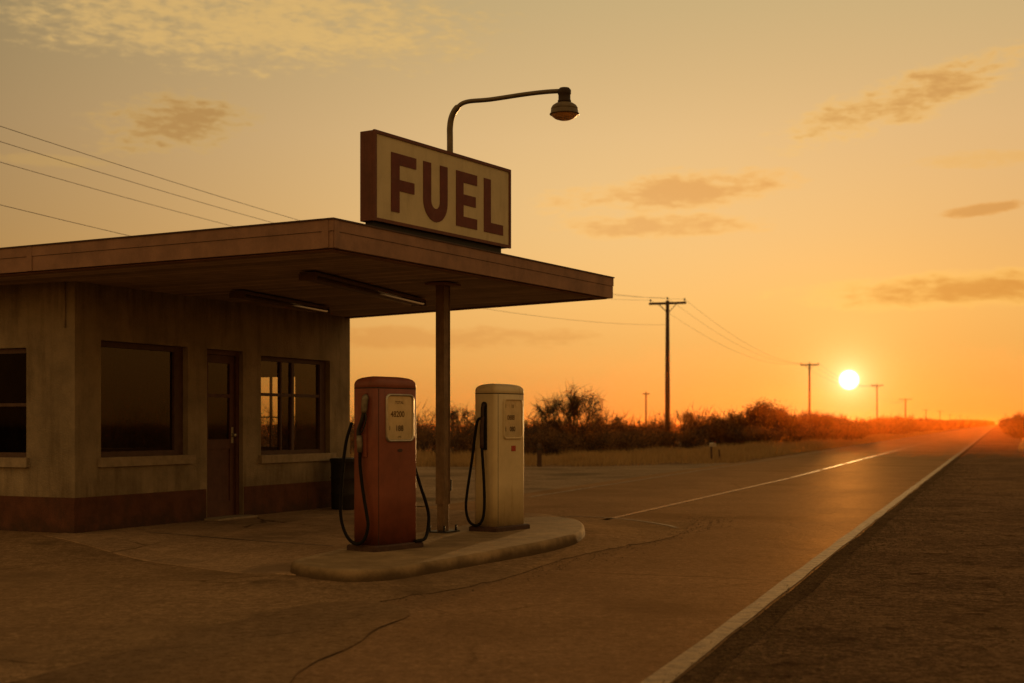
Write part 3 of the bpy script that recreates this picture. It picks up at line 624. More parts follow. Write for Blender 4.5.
# roller blind strips inside the front window
# door: recessed leaf with a glazed upper half
mb = MB(); a, b, c, d = DR; q = .002
mb.box(a+q, a+.055, .06, .15, c, d-q); mb.box(b-.055, b-q, .06, .15, c, d-q); mb.box(a+.055, b-.055, .062, .148, d-.06, d-q)
drf = mb.build('door', M_['door'], bd)
x0, x1 = a+.058, b-.058; st = .085
mb = MB()
mb.box(x0, x0+st, .095, .135, c+.01, d-.063); mb.box(x1-st, x1, .095, .135, c+.01, d-.063)
for z0, z1 in ((c+.01, c+.20), (.86, .98), (1.50, 1.54), (d-.16, d-.063)): mb.box(x0+st, x1-st, .0955, .1345, z0, z1)
mb.box(x0+st, x1-st, .108, .122, c+.20, .86)
mb.build('door_leaf', M_['door'], drf)
mb = MB(); mb.add([(x0+st-.005, .115, .975), (x1-st+.005, .115, .975), (x1-st+.005, .115, d-.155), (x0+st-.005, .115, d-.155)], [(0,1,2,3)]); mb.build('door_pane', M_['glass_dark'], drf)
mb = MB(); Mk = Matrix.Translation((x1-st/2, .085, 1.03)) @ Matrix.Rotation(R(90), 4, 'X')
mb.lathe([(0,.05),(.02,.048),(.027,.035),(.024,.02),(.011,.012),(.011,0),(.026,0),(.026,-.008)], 14, M=Mk); mb.box(x1-st/2-.02, x1-st/2+.02, .088, .0952, .93, 1.13); mb.build('door_knob', M_['chrome'], drf)
MB().box(a-.06, b+.02, -.22, .10, -.02, .028, bev=.012).build('door_step', M_['sill'], bd)
# conduit run down near the corner of the side wall
MB().tube([(-.012,.13,2.69),(-.012,.13,2.2)], .011, 8).build('conduit', M_['stucco'], bd)

# roof: soffit of boards, two-board fascia, metal drip edge; polygon in world xy turned into the building's frame
ip = Matrix.Translation((-4.65, 14.36, BZ)) @ Matrix.Rotation(R(90-25.5), 4, 'Z'); ipi = ip.inverted()
roofw = [(-1.537,11.593),(1.218,16.286),(-2.40,19.42),(-6.6,23.05),(-10.3,16.43)]
def tl(p, z): q = ipi @ Vector((p[0], p[1], z)); return (q.x, q.y, q.z)
rl = [tl(p, 0)[:2] for p in roofw]
SZ = 2.82-BZ
rf = MB().poly(inset(rl, .03), SZ+.02, SZ+.235).build('roof', M_['drip'], bd)
sof = bpy.data.meshes.new('soffit')
# soffit drawn in its own frame so that boards run parallel to the front-left fascia
ang_s = math.atan2(11.593-16.43, -1.537+10.3); Ms = ipi @ Matrix.Translation((-1.537,11.593,2.82)) @ Matrix.Rotation(ang_s+R(90), 4, 'Z')
Msi = (Matrix.Translation((-1.537,11.593,2.82)) @ Matrix.Rotation(ang_s+R(90), 4, 'Z')).inverted()
pl = [(Msi @ Vector((*p, 2.82)))[:2] for p in roofw]
so_ = MB().poly(inset([tuple(p) for p in pl], .02), 0, .018).build('soffit', M_['soffit'], rf); so_.matrix_local = Ms
def band(P, z0, z1, out, thick, name, m, parent):
    n = len(P); A = inset(P, -out); B = inset(P, -out+thick)
    mb = MB()
    # true mitred offsets
    def off(P, d):
        res = []
        for i in range(n):
            p0, p1, p2 = Vector(P[i-1]), Vector(P[i]), Vector(P[(i+1) % n])
            t1 = (p1-p0).normalized(); t2 = (p2-p1).normalized(); n1 = Vector((t1.y, -t1.x)); n2 = Vector((t2.y, -t2.x))
            k = (n1+n2); k = k/ (k.dot(n1)); r = p1+k*d; res.append((r.x, r.y))
        return res
    A = off(P, out); B = off(P, out-thick)
    vs = [(x, y, z0) for x, y in A]+[(x, y, z1) for x, y in A]+[(x, y, z0) for x, y in B]+[(x, y, z1) for x, y in B]
    fs = []
    for i in range(n):
        j = (i+1) % n
        fs += [(i, j, n+j, n+i), (2*n+j, 2*n+i, 3*n+i, 3*n+j), (n+i, n+j, 3*n+j, 3*n+i), (j, i, 2*n+i, 2*n+j)]
    mb.add(vs, fs); return mb.build(name, m, parent)
band(rl, SZ-.004, SZ+.138, 0, .03, 'fascia_board', M_['trim'], rf)
band(rl, SZ+.142, SZ+.238, .006, .03, 'fascia_board', M_['trim'], rf)
band(rl, SZ+.238, SZ+.252, .016, .12, 'drip_edge', M_['drip'], rf)
band(rl, SZ-.016, SZ-.006, -.06, .10, 'soffit_trim', M_['trim'], rf)
# cover battens over the fascia joints, one at the near corner
def fascia_joint(p, q, t):
    P = Vector(p)+(Vector(q)-Vector(p))*t; d = (Vector(q)-Vector(p)).normalized(); nrm_ = Vector((d.y, -d.x)); mb = MB()
    A = [P-d*.035, P+d*.035]
    vs = []
    for z in (SZ-.002, SZ+.236):
        for a_ in A: vs += [(*(a_+nrm_*.0095), z), (*(a_+nrm_*.001), z)]
    mb.add(vs, [(0,2,6,4),(0,4,5,1),(2,3,7,6),(4,6,7,5),(0,1,3,2)]); return mb
fascia_joint(rl[4], rl[0], .992).build('fascia_joint', M_['trim'], rf); fascia_joint(rl[0], rl[1], .008).build('fascia_joint', M_['trim'], rf)
fascia_joint(rl[4], rl[0], .63).build('fascia_joint', M_['trim'], rf)
# canopy post: square tube between two flanges, with a base plate and a junction box
pp = tl((-.741, 14.49), IZ); Mp = Matrix.Translation(pp) @ Matrix.Rotation(R(25.5-29), 4, 'Z'); HP = 2.82-IZ-.004
mb = MB(); mb.box(-.052, .052, -.045, .045, .012, HP-.03, M=Mp, bev=.008)
post = mb.build('canopy_post', M_['post'], bd)
mb = MB(); mb.box(-.064, -.0535, -.052, .052, .30, HP-.03, M=Mp); mb.box(.0535, .064, -.052, .052, .30, HP-.03, M=Mp); mb.build('flange', M_['post'], post)
MB().box(-.15, .15, -.12, .12, -.002, .014, M=Mp).build('base_plate', M_['dark'], post)
for sx in (-1, 1):
    for sy in (-1, 1):
        MB().tube([(sx*.12, sy*.09, .014), (sx*.12, sy*.09, .075)], .012, 8, M=Mp).build('anchor_bolt', M_['dark'], post)
mb = MB(); mb.box(.065, .108, -.05, .04, .44, .56, M=Mp, bev=.008); mb.tube([(.076,-.005,.56),(.076,-.005,HP-.04)], .009, 8, M=Mp); mb.build('junction_box', M_['dark'], post)
mb = MB(); mb.box(-.16, .16, -.13, .13, HP-.03, HP-.008, M=Mp, bev=.004); mb.build('post_head', M_['trim'], post)

# ------------------------------------------------------------------ fluorescent fittings under the canopy
def fixture(p, q, label, w=.17):
    P, Q = Vector((*p, 2.802)), Vector((*q, 2.802)); l = (Q-P).length; rz = math.atan2(Q.y-P.y, Q.x-P.x)
    t = thing('ceiling_light', label, 'light fitting', P, rz, 'unlit light fittings under the canopy')
    mb = MB(); mb.loft([([(0,-w/2),(l,-w/2),(l,w/2),(0,w/2)], 0), ([(0,-w/2),(l,-w/2),(l,w/2),(0,w/2)], -.02), ([(.02,-w*.28),(l-.02,-w*.28),(l-.02,w*.28),(.02,w*.28)], -.075)][::-1], smooth=False); mb.build('housing', M_['fixture'], t)
    for s_ in (-1, 1): MB().tube([(.03, s_*w*.42, -.055), (l-.03, s_*w*.42, -.055)], .016, 10).build('tube_lamp', M_['tubeglass'], t)
    for x in (.0, l-.03): MB().box(x, x+.03, -w*.56, w*.56, -.08, -.021).build('end_cap', M_['fixture'], t)
    return t
fixture((-2.02,13.33), (-1.12,16.3), 'long unlit fluorescent fitting on the soffit nearer the canopy post')
fixture((-3.1,15.2), (-2.42,17.35), 'thin unlit fluorescent fitting on the soffit close to the building wall')

# ------------------------------------------------------------------ FUEL sign on the roof
sx_, sy_ = 1.243/2.338, 1.98/2.338
sg = thing('roof_sign', 'cream rectangular box sign reading FUEL in red brown capitals on the canopy roof', 'sign', (-1.264, 12.37, 3.068), math.atan2(sy_, sx_))
SWd, SH0, SH1, SD = 2.338, .10, .93, .165
mb = MB(); mb.box(0, SWd, .012, SD, SH0, SH1, bev=.006); mb.build('cabinet', M_['signcab'], sg)
mb = MB(); t = .028
mb.box(-.004, t, -.012, .0115, SH0-.003, SH1+.003); mb.box(SWd-t, SWd+.004, -.012, .0115, SH0-.003, SH1+.003); mb.box(t, SWd-t, -.0118, .0113, SH0-.003, SH0+t); mb.box(t, SWd-t, -.0118, .0113, SH1-t, SH1+.003)
mb.build('edge_trim', M_['signcab'], sg)
MB().box(t, SWd-t, .0, .011, SH0+t, SH1-t).build('face_panel', M_['signface'], sg)
mb = MB(); 
for zz in (SH0+.075, SH1-.075): mb.box(.10, SWd-.10, -.0012, -.0002, zz-.003, zz+.003)
LZ0, LZ1 = 3.285-3.068, 3.838-3.068
def letter(polys, lab):
    mb = MB(); Mx = Matrix(((1,0,0,0),(0,0,1,0),(0,1,0,0),(0,0,0,1)))   # xy drawing -> x, z on the face
    for P in polys:
        n = len(P); vs = [(x, -.006, z) for x, z in P]+[(x, -.0004, z) for x, z in P]
        mb.add(vs, [tuple(range(n)), *[(i, n+i, n+(i+1) % n, (i+1) % n) for i in range(n)]])
    o = mb.build('letter', M_['letter'], sg); o['label'] = lab; return o
def r_(a, b, c, d): return [(a,c),(b,c),(b,d),(a,d)]
v = .128; h = .105
F0, F1 = .255, .648
letter([[(F0,LZ0),(F0+v,LZ0),(F0+v,LZ0+.205),(F1-.03,LZ0+.205),(F1-.03,LZ0+.205+h),(F0+v,LZ0+.205+h),(F0+v,LZ1-h),(F1,LZ1-h),(F1,LZ1),(F0,LZ1)]], 'letter F')
U0, U1 = .765, 1.172; ro = (U1-U0)/2; cx = (U0+U1)/2; cz = LZ0-.012+ro; ri = ro-v
outer = [(cx+ro*math.cos(R(180+a)), cz+ro*math.sin(R(180+a))) for a in range(0, 181, 12)]
inner_ = [(cx+ri*math.cos(R(360-a)), cz+ (ri*1.0)*math.sin(R(360-a))) for a in range(0, 181, 12)]
letter([[(U0,LZ1)]+outer+[(U1,LZ1),(U1-v,LZ1)]+inner_+[(U0+v,LZ1)]], 'letter U')
E0, E1 = 1.324, 1.700; mz = (LZ0+LZ1)/2
letter([[(E0,LZ0),(E1,LZ0),(E1,LZ0+h),(E0+v,LZ0+h),(E0+v,mz-h/2),(E1-.025,mz-h/2),(E1-.025,mz+h/2),(E0+v,mz+h/2),(E0+v,LZ1-h),(E1,LZ1-h),(E1,LZ1),(E0,LZ1)]], 'letter E')
L0, L1 = 1.830, 2.195
letter([[(L0,LZ0),(L1,LZ0),(L1,LZ0+h),(L0+v,LZ0+h),(L0+v,LZ1),(L0,LZ1)]], 'letter L')
MB().box(.05, SWd-.12, .035, .14, .004, SH0+.002).build('shade_rail', M_['dark'], sg)  # added dark rail standing in for the shadow under the sign

# ------------------------------------------------------------------ goose-neck lamp behind the sign
lp = thing('yard_lamp', 'gooseneck lamp with bell shade on a long bent arm above the roof sign', 'lamp', (-.652, 14.2, 3.07), math.atan2(-.31, .95))
zz = lambda z: z-3.07
arm = smooth_path([(0,0,0.0),(0,0,zz(4.2)),(0,0,zz(4.42)),(.025,0,zz(4.54)),(.085,0,zz(4.625)),(.19,0,zz(4.675)),(.45,0,zz(4.68)),(.82,0,zz(4.705)),(1.05,0,zz(4.713)),(1.215,0,zz(4.71))], 6)
MB().tube(arm, [.033]*25+[.024]*(len(arm)-25), 12).build('arm', M_['galv'], lp)
MB().lathe([(0,.012),(.07,.012),(.09,.004),(.09,0)], 20).build('base_flange', M_['galv'], lp)
Ml = Matrix.Translation((1.25,0,zz(4.71)))
MB().lathe([(0,.03),(.05,.027),(.068,.005),(.068,-.035),(.062,-.045),(.062,-.09),(.068,-.10),(.07,-.125),(.0,-.127)], 20, M=Ml).build('socket', M_['lampdark'], lp)
MB().lathe([(.06,-.122),(.09,-.131),(.122,-.152),(.138,-.18),(.139,-.188),(.134,-.192),(.139,-.198),(.142,-.225),(.152,-.236),(.152,-.243),(.136,-.247),(.13,-.215),(.08,-.15)], 32, M=Ml).build('shade', M_['lampshade'], lp)
mg = mat('amber_lens', (.42,.19,.04), .6, spec=.15, var=.2); mg.node_tree.nodes['Principled BSDF'].inputs['Transmission Weight'].default_value = .35
MB().lathe([(.139,-.241),(.125,-.262),(.095,-.285),(.05,-.300),(0.001,-.305)], 32, M=Ml).build('lens', mg, lp)

# ------------------------------------------------------------------ fuel pumps
def text_mesh(txt, size, name, m, parent, M):
    cu = bpy.data.curves.new(name, 'FONT'); cu.body = txt; cu.size = size*.85; cu.align_x = 'CENTER'; cu.offset = size*.02
    to = bpy.data.objects.new(name, cu); C.objects.link(to); dg = bpy.context.evaluated_depsgraph_get(); dg.update()
    me = bpy.data.meshes.new_from_object(to.evaluated_get(dg)); bpy.data.objects.remove(to); bpy.data.curves.remove(cu)
    me.name = name; me.materials.clear(); me.materials.append(m); o = bpy.data.objects.new(name, me); C.objects.link(o); o.parent = parent; o.matrix_local = M; return o
PW, PD = .58, .29
def pump(label, paint, loc, rz):
    t = thing('fuel_pump', label, 'fuel pump', loc, rz, 'old fuel pumps on the island')
    hx, hy = PW/2, PD/2; rr = lambda i, r=.045: rrect(-hx+i, hx-i, -hy+i, hy-i, r, 6)
    MB().loft([(rrect(-hx-.045,hx+.045,-hy-.045,hy+.045,.03,3), 0), (rrect(-hx-.045,hx+.045,-hy-.045,hy+.045,.03,3), .042), (rrect(-hx-.03,hx+.03,-hy-.03,hy+.03,.03,3), .055)], smooth=False).build('base', M_['base'], t)
    mb = MB(); mb.loft([(rr(0), .055), (rr(0), .5), (rr(0), 1.0), (rr(0), 1.482), (rr(.006), 1.488)], smooth=True); body = mb.build('body', paint, t)
    mb = MB(); mb.loft([(rr(.006), 1.486), (rr(0), 1.493), (rr(0), 1.525), (rr(.006), 1.549), (rr(.022), 1.570), (rr(.05), 1.585), (rr(.09), 1.594), (rr(.135), 1.599)], smooth=True); mb.build('cap', paint, t)
    # door seam on the side and on the front
    mb = MB(); mb.loft([(rr(-.0012), 1.4845), (rr(-.0012), 1.4925)], smooth=False); mb.build('cap_seam', M_['dark'], body)
    mb = MB(); mb.box(-hx+.044, -hx+.050, -hy-.0015, -hy+.002, .06, 1.48); mb.build('panel_seam', M_['dark'], body)
    # dial: chrome surround, recessed plate, glass
    cx, cz, w_, h_ = .035, 1.215, .36, .43
    y0 = -hy
    def ring(inset_, r): return [(cx+x, cz+z) for x, z in rrect(-w_/2+inset_, w_/2-inset_, -h_/2+inset_, h_/2-inset_, r, 5)]
    rings = [(ring(-.008,.05), y0-.001), (ring(-.004,.048), y0-.016), (ring(.004,.044), y0-.02), (ring(.012,.04), y0-.014), (ring(.016,.036), y0-.003)]
    mb = MB(); n = len(rings[0][0]); vs = [(x, y, z) for P, y in rings for x, z in P]
    mb.add(vs, [(k*n+i, k*n+(i+1) % n, (k+1)*n+(i+1) % n, (k+1)*n+i) for k in range(len(rings)-1) for i in range(n)], True)
    dial = mb.build('dial_surround', M_['chrome'] if paint is M_['red'] else paint, t)
    P = ring(.014, .038); mb = MB(); mb.add([(x, y0-.0025, z) for x, z in P], [tuple(range(n))]); mb.build('dial_plate', M_['dial'], dial)
    mb = MB(); mb.add([(x, y0-.012, z) for x, z in P], [tuple(range(n))]); mb.build('dial_glass', M_['glass_clear'], dial)
    return t, body, dial
def face_M(x, z, y=-PD/2-.004): return Matrix.Translation((x, y, z)) @ Matrix.Rotation(R(90), 4, 'X')
# red pump
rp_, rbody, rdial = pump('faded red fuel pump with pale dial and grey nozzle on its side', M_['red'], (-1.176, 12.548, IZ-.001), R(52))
for txt, sz, x, z in (('TOTAL', .042, .03, 1.345), ('48200', .088, .005, 1.225), ('1', .06, -.10, 1.105), ('188', .085, .03, 1.095), ('CTS', .03, .03, 1.03)):
    text_mesh(txt, sz, 'dial_figures', M_['ink'], rdial, face_M(x, z))
mb = MB(); mb.add([(.04+.035*math.cos(a), -PD/2-.003, .915+.016*math.sin(a)) for a in [k*math.pi/8 for k in range(16)]], [tuple(range(16))]); mb.build('nameplate', M_['base'], rp_)
XS = -PW/2-.001
mb = MB(); mb.loft([([(XS-.012+0*y, y) for y in ()] or [(XS-.014,-.05),(XS,-.05),(XS,.06),(XS-.014,.06)], .86), ([(XS-.014,-.05),(XS,-.05),(XS,.06),(XS-.014,.06)], 1.44)], smooth=False); mb.build('nozzle_holster', M_['red'], rp_)
mb = MB(); mb.tube(smooth_path([(XS-.016,-.052,1.425),(XS-.03,-.050,1.39),(XS-.034,-.046,1.33),(XS-.034,-.04,1.262)], 4), [.014,.022,.028,.031,.032,.032,.031,.031,.03,.03,.029,.028,.026], 12); noz = mb.build('nozzle', M_['alu'], rp_)
mb = MB(); mb.tube(smooth_path([(XS-.034,-.04,1.27),(XS-.035,-.015,1.19),(XS-.035,.025,1.11),(XS-.034,.03,1.04)], 4), .019, 10)
mb.tube(smooth_path([(XS-.034,-.06,1.26),(XS-.04,-.07,1.2),(XS-.04,-.04,1.12),(XS-.036,.005,1.07)], 4), .007, 8); mb.build('nozzle_handle', M_['dark'], noz)
mb = MB(); mb.tube([(XS-.034,.02,1.055),(XS-.034,.016,1.0),(XS-.034,.013,.96),(XS-.034,.012,.90)], [.026,.03,.027,.025], 12); mb.build('hose_coupling', M_['alu'], noz)
X1 = XS-.05
mb = MB(); mb.tube(smooth_path([(XS-.034,.012,.91),(XS-.036,.008,.78),(XS-.04,-.03,.56),(X1-.01,-.095,.36),(X1-.02,-.125,.24),(X1-.02,-.08,.115),(X1-.02,.02,.068),(X1-.02,.13,.12),(X1-.02,.205,.25),(X1-.02,.225,.42),(X1-.01,.205,.75),(X1,.17,1.0),(X1+.05,.15,1.17)], 7), .0155, 12); mb.build('hose', M_['rubber'], rp_)
X2 = PW/2
mb = MB(); mb.tube(smooth_path([(X2-.01,.0,1.0),(X2+.035,-.01,.93),(X2+.12,-.03,.66),(X2+.21,-.06,.40),(X2+.225,-.08,.27),(X2+.17,-.11,.13),(X2+.05,-.175,.074),(X2-.08,-.182,.064)], 7), .0155, 12); mb.build('hose', M_['rubber'], rp_)
# cream pump
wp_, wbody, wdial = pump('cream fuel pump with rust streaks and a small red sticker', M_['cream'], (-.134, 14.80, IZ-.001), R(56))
for txt, sz, x, z in (('10', .06, .03, 1.335), ('1', .06, -.10, 1.335), ('0888', .085, 0.0, 1.205), ('1', .085, -.10, 1.08), ('080', .085, .03, 1.08)):
    text_mesh(txt, sz, 'dial_figures', M_['ink'], wdial, face_M(x, z))
MB().box(.01, .092, -PD/2-.004, -PD/2-.001, .862, .922).build('sticker', M_['sticker'], wp_)
pl_ = [(-.035, .88), (.035, .88)] + [(.035*math.cos(R(a)), 1.365+.035*math.sin(R(a))) for a in range(0, 181, 20)]
mb = MB(); n = len(pl_); vs = [(XS-.012, y, z) for y, z in pl_]+[(XS, y, z) for y, z in pl_]; mb.add(vs, [tuple(range(n))[::-1], *[(i, (i+1) % n, n+(i+1) % n, n+i) for i in range(n)]]); mb.build('nozzle_holster', M_['dark'], wp_)
mb = MB(); mb.tube(smooth_path([(XS-.015,0,1.37),(XS-.035,0,1.33),(XS-.04,0,1.22)], 4), .02, 10); noz2 = mb.build('nozzle', M_['lampdark'], wp_)
mb = MB(); mb.tube(smooth_path([(XS-.035,0,1.24),(XS-.055,-.002,1.1),(XS-.05,.0,.9)], 4), .022, 10); mb.build('nozzle_handle', M_['base'], noz2)
mb = MB(); mb.tube(smooth_path([(XS-.04,.005,1.22),(XS-.055,.045,1.205),(XS-.055,.075,1.1),(XS-.055,.13,.75),(XS-.055,.19,.42),(XS-.055,.205,.24),(XS-.055,.165,.11),(XS-.055,.08,.064),(XS-.055,.0,.11),(XS-.055,-.035,.24),(XS-.05,-.03,.5),(XS-.05,.0,.92)], 7), .0155, 12); mb.build('hose', M_['rubber'], wp_)

# ------------------------------------------------------------------ oil drum bin by the wall, jars in the window
tb = thing('trash_bin', 'black ribbed steel trash bin standing by the far end of the station wall', 'trash bin', (-2.27, 18.55, .13))
MB().lathe([(0,0),(.20,0),(.212,.02),(.215,.2),(.225,.215),(.215,.23),(.218,.42),(.228,.435),(.218,.45),(.22,.64),(.232,.65),(.232,.665),(.21,.665),(.205,.10),(0,.09)], 28).build('bin_body', M_['bin'], tb)
MB().lathe([(.233,.666),(.236,.672),(.236,.69),(.20,.705),(.12,.708),(.119,.70)], 28).build('bin_lid', M_['bin'], tb)
sh = thing('window_shelf', 'low dark wooden shelf inside behind the large front window', 'shelf', ip @ Vector((0,0,0)), R(64.5))
MB().box(.40, 1.84, .21, .46, .86, .89).build('shelf_board', M_['frame'], sh)
for x in (.44, 1.74): MB().box(x, x+.04, .23, .43, .008, .86).build('shelf_leg', M_['frame'], sh)
for x, hgt, lab in ((.50, .25, 'pale slim jar inside the large front window, nearer the building corner'), (.60, .23, 'pale jar with rounded top inside the large window, nearer the door')):
    jr = thing('jar', lab, 'jar', ip @ Vector((x, .28, .89)), 0, 'jars inside the front window')
    MB().lathe([(0,0),(.04,0),(.044,.01),(.044,hgt*.75),(.03,hgt*.85),(.03,hgt*.9)], 18).build('glass_body', M_['jar'], jr); MB().lathe([(.033,hgt*.9),(.033,hgt),(0,hgt)], 18).build('lid', M_['jar'], jr)

# ------------------------------------------------------------------ utility poles and wires
LAZ = math.atan2(.9409, .3388)
def make_pole(H_=7.7, r0=.15, r1=.09, n=10):
    t = thing('utility_pole', 'x', 'utility pole', (0,0,0), LAZ)
    MB().tube([(0,0,-.2),(0,0,H_*.5),(0,0,H_)], [r0,(r0+r1)/2,r1], n).build('pole', M_['wood'], t)
    MB().box(-.06, .06, -.98, .98, H_-.2, H_-.08).build('crossarm', M_['wood'], t)
    for s_ in (-1, 1):
        MB().tube([(.07,s_*.45,H_-.18),(.07,s_*.04,H_-.62)], .02, 6).build('brace', M_['wood'], t)
    for y in (-.9, 0, .9):
        z = H_-.08 if y else H_
        MB().lathe([(.015,0),(.015,.06),(.04,.07),(.05,.10),(.03,.13),(.04,.15),(.02,.18),(0,.19)], 10, M=Matrix.Translation((0,y,z))).build('insulator', M_['dark'], t)
    return t
def copy_tree(o, parent=None):
    c = o.copy(); C.objects.link(c); c.parent = parent
    for ch in list(o.children): copy_tree(ch, c)
    return c
def atpx(px, Y): return ((px-512)/1350*Y, Y)
poles = [(667.5,70),(809.5,143),(877,220),(905.5,343),(926,600),(940,660),(950,900),(960,1010),(968,1180)]
plab = ['tall near utility pole with crossarm rising from the dry grass behind the pumps',
 'utility pole with crossarm just left of the low sun', 'utility pole just right of the sun', 'shorter looking utility pole, second to the right of the sun',
 'tiny distant pole, left one of the close pair down the road', 'tiny distant pole, right one of the close pair down the road',
 'tiny far pole, first beyond the close pair', 'tiny far pole, second beyond the close pair', 'farthest faint pole near where the road vanishes']
proto = make_pole(); PP = []
for i, ((px, Y), lab) in enumerate(zip(poles, plab)):
    o = proto if i == 0 else copy_tree(proto)
    x, y = atpx(px, Y); o.location = (x, y, 0); o.scale = (1.7, 1.7, 1) if i >= 3 else (1, 1, 1); o['label'] = lab; o['group'] = 'utility poles along the road'; PP.append(Vector((x, y, 0)))
P0 = PP[0] - Vector((27.4, 76.2, 0))
perp = Vector((.9409, -.3388, 0))
def wire(A, B, sag, r, label, group, n=40):
    pts = [A.lerp(B, t/n) - Vector((0,0,sag*4*(t/n)*(1-t/n))) for t in range(n+1)]
    o = MB().tube(pts, r, 6).build('power_line', M_['wire']); return tag(o, label, 'power line', group)
for o_, z, lab, sg_ in ((.9, 7.75, 'uppermost of the wires crossing the sky left of the roof', 1.74), (0, 7.85, 'second wire down crossing the sky left of the roof', 1.80), (-.9, 7.75, 'third wire down crossing the sky left of the roof', 1.78), (.12, 6.45, 'lowest wire crossing the sky left of the roof', 1.50)):
    wire(P0+perp*o_+Vector((0,0,z)), PP[0]+perp*o_+Vector((0,0,z)), sg_, .0052, lab, 'wires from the near pole', 60)
for k in range(3):
    for o_, z, w_ in ((.9, 7.75, 'road side wire'), (0, 7.85, 'middle wire'), (-.9, 7.75, 'field side wire')):
        names = ['from the near pole to the pole left of the sun', 'passing in front of the sun between two poles', 'beyond the pole right of the sun'][k]
        wire(PP[k]+perp*o_+Vector((0,0,z)), PP[k+1]+perp*o_+Vector((0,0,z)), 1.2 if k < 2 else 2.0, .006+.003*k, f'{w_} {names}', 'wires along the road', 24)
sp_ = thing('slender_pole', 'thin distant pole with a short top bar behind the scrub', 'pole', (*atpx(646, 150), 0))
MB().tube([(0,0,0),(0,0,4.85)], [.11,.08], 8).build('pole', M_['wood'], sp_); MB().box(-.42,.42,-.04,.04,4.6,4.7).build('crossarm', M_['wood'], sp_)
# little dark post and mailbox
fp = thing('marker_post', 'short dark wooden post in the grass edge beyond the cream pump', 'post', (.83, 40.95, 0))
MB().loft([(rrect(-.07,.07,-.07,.07,.02,2), -.1), (rrect(-.07,.07,-.07,.07,.02,2), .66), (rrect(-.04,.04,-.04,.04,.02,2), .70)], smooth=False).build('post_shaft', M_['wood'], fp); MB().box(-.078,.078,-.078,.078,.52,.56).build('band', M_['dark'], fp)
mbx = thing('mailbox', 'small pale topped mailbox on a leaning post at the roadside grass', 'mailbox', (6.85, 46.3, 0), R(20))
MB().tube([(0,0,-.1),(-.02,0,.52)], .035, 8).build('post', M_['wood'], mbx); MB().tube([(.38,.06,-.1),(.30,.04,.42)], .03, 8).build('brace_post', M_['wood'], mbx)
pr = [(-.07,.52),(.07,.52),(.07,.60)]+[(.07*math.cos(R(a)), .60+.06*math.sin(R(a))) for a in range(15, 166, 15)]+[(-.07,.60)]
mb = MB(); n = len(pr); mb.add([(x,-.13,z) for x, z in pr]+[(x,.13,z) for x, z in pr], [tuple(range(n)), tuple(range(2*n-1, n-1, -1)), *[(i, n+i, n+(i+1) % n, (i+1) % n) for i in range(n)]], M=Matrix.Translation((.04,0,0))); mb.build('box', M_['white'], mbx)
MB().box(.112,.120,-.05,-.02,.58,.70).build('flag', M_['sticker'], mbx)

# ------------------------------------------------------------------ vegetation
def rot_quads(cent, size, aspect):
    n = len(cent); a = rng.normal(size=(n,3)); a /= np.linalg.norm(a, axis=1, keepdims=True)
    b = rng.normal(size=(n,3)); b -= a*(a*b).sum(1, keepdims=True); b /= np.linalg.norm(b, axis=1, keepdims=True)
    s = size[:, None]*.5; p = a*s; q = b*s*aspect
    return np.stack([cent-p, cent-q*1.0, cent+p, cent+q*1.0], 1)
def twig_tris(base, tip, w):
    d = tip-base; n = len(base); r = rng.normal(size=(n,3)); sd_ = np.cross(d, r); sd_ /= (np.linalg.norm(sd_, axis=1, keepdims=True)+1e-9)
    return np.stack([base-sd_*w[:, None]*.5, base+sd_*w[:, None]*.5, tip], 1)
def shrub_pts(c, Rr, H_, n):
    """points in an uneven dome made of several lobes"""
    k = 7; lob = np.stack([rng.uniform(-.6,.6,k)*Rr, rng.uniform(-.6,.6,k)*Rr, rng.uniform(.35,.78,k)*H_], 1); lr = rng.uniform(.28,.5,k)*Rr
    i = rng.integers(0, k, n); d = rng.normal(size=(n,3)); d /= np.linalg.norm(d, axis=1, keepdims=True); rad = rng.uniform(.35,1.05,n)**.6
    p = lob[i]+d*(lr[i]*rad)[:, None]*np.array((1,1,.85)); p[:,2] = np.clip(np.abs(p[:,2]), .05, H_*1.05); return p+c, lob+c, lr
# thicket of scrub that reads as one mass: left of the road and behind the station
def hedge_front(Y): pass
leaves = []; twigs = []
def add_shrub(x, y, Rr, H_, dist, leaf_n, far):
    c = np.array((x, y, 0.)); p, lob, lr = shrub_pts(c, Rr, H_, leaf_n)
    sz = rng.uniform(.5,1.5,leaf_n)*(.028 + .0006*dist)
    leaves.append(rot_quads(p, sz, rng.uniform(.4,.7,leaf_n)[:, None]))
    nt_ = 34 if not far else 12
    base = c+np.stack([rng.normal(0,.22*Rr,nt_), rng.normal(0,.22*Rr,nt_), np.zeros(nt_)], 1)
    tip = c+np.stack([rng.uniform(-1,1,nt_)*Rr, rng.uniform(-1,1,nt_)*Rr, rng.uniform(.55,1.10,nt_)*H_], 1)
    twigs.append(twig_tris(base, tip, np.full(nt_, .022+.0002*dist)))
    m2 = 110 if not far else 16; a = rng.integers(0, nt_, m2); f_ = rng.uniform(.45,.95,m2)[:, None]; b2 = base[a]*(1-f_)+tip[a]*f_
    t2 = b2+rng.normal(size=(m2,3))*np.array((.22,.22,.16))*Rr+np.array((0,0,.18*H_)); twigs.append(twig_tris(b2, t2, np.full(m2, .016+.00025*dist)))
def top_h(px):   # height of the scrub's skyline above the eye line, in metres at that bearing
    return float(np.interp(px, [300,360,430,470,520,560,620,680,740,800,850,900,960,1000], [19,18,17,13,9,8,7,8,11,9,8,5,3.2,2]))
front = [(-30,49,1),(-8,53,1),(1,54.5,1),(3.6,59,1),(7.3,67.5,1),(11.2,73,1)]
fl = []
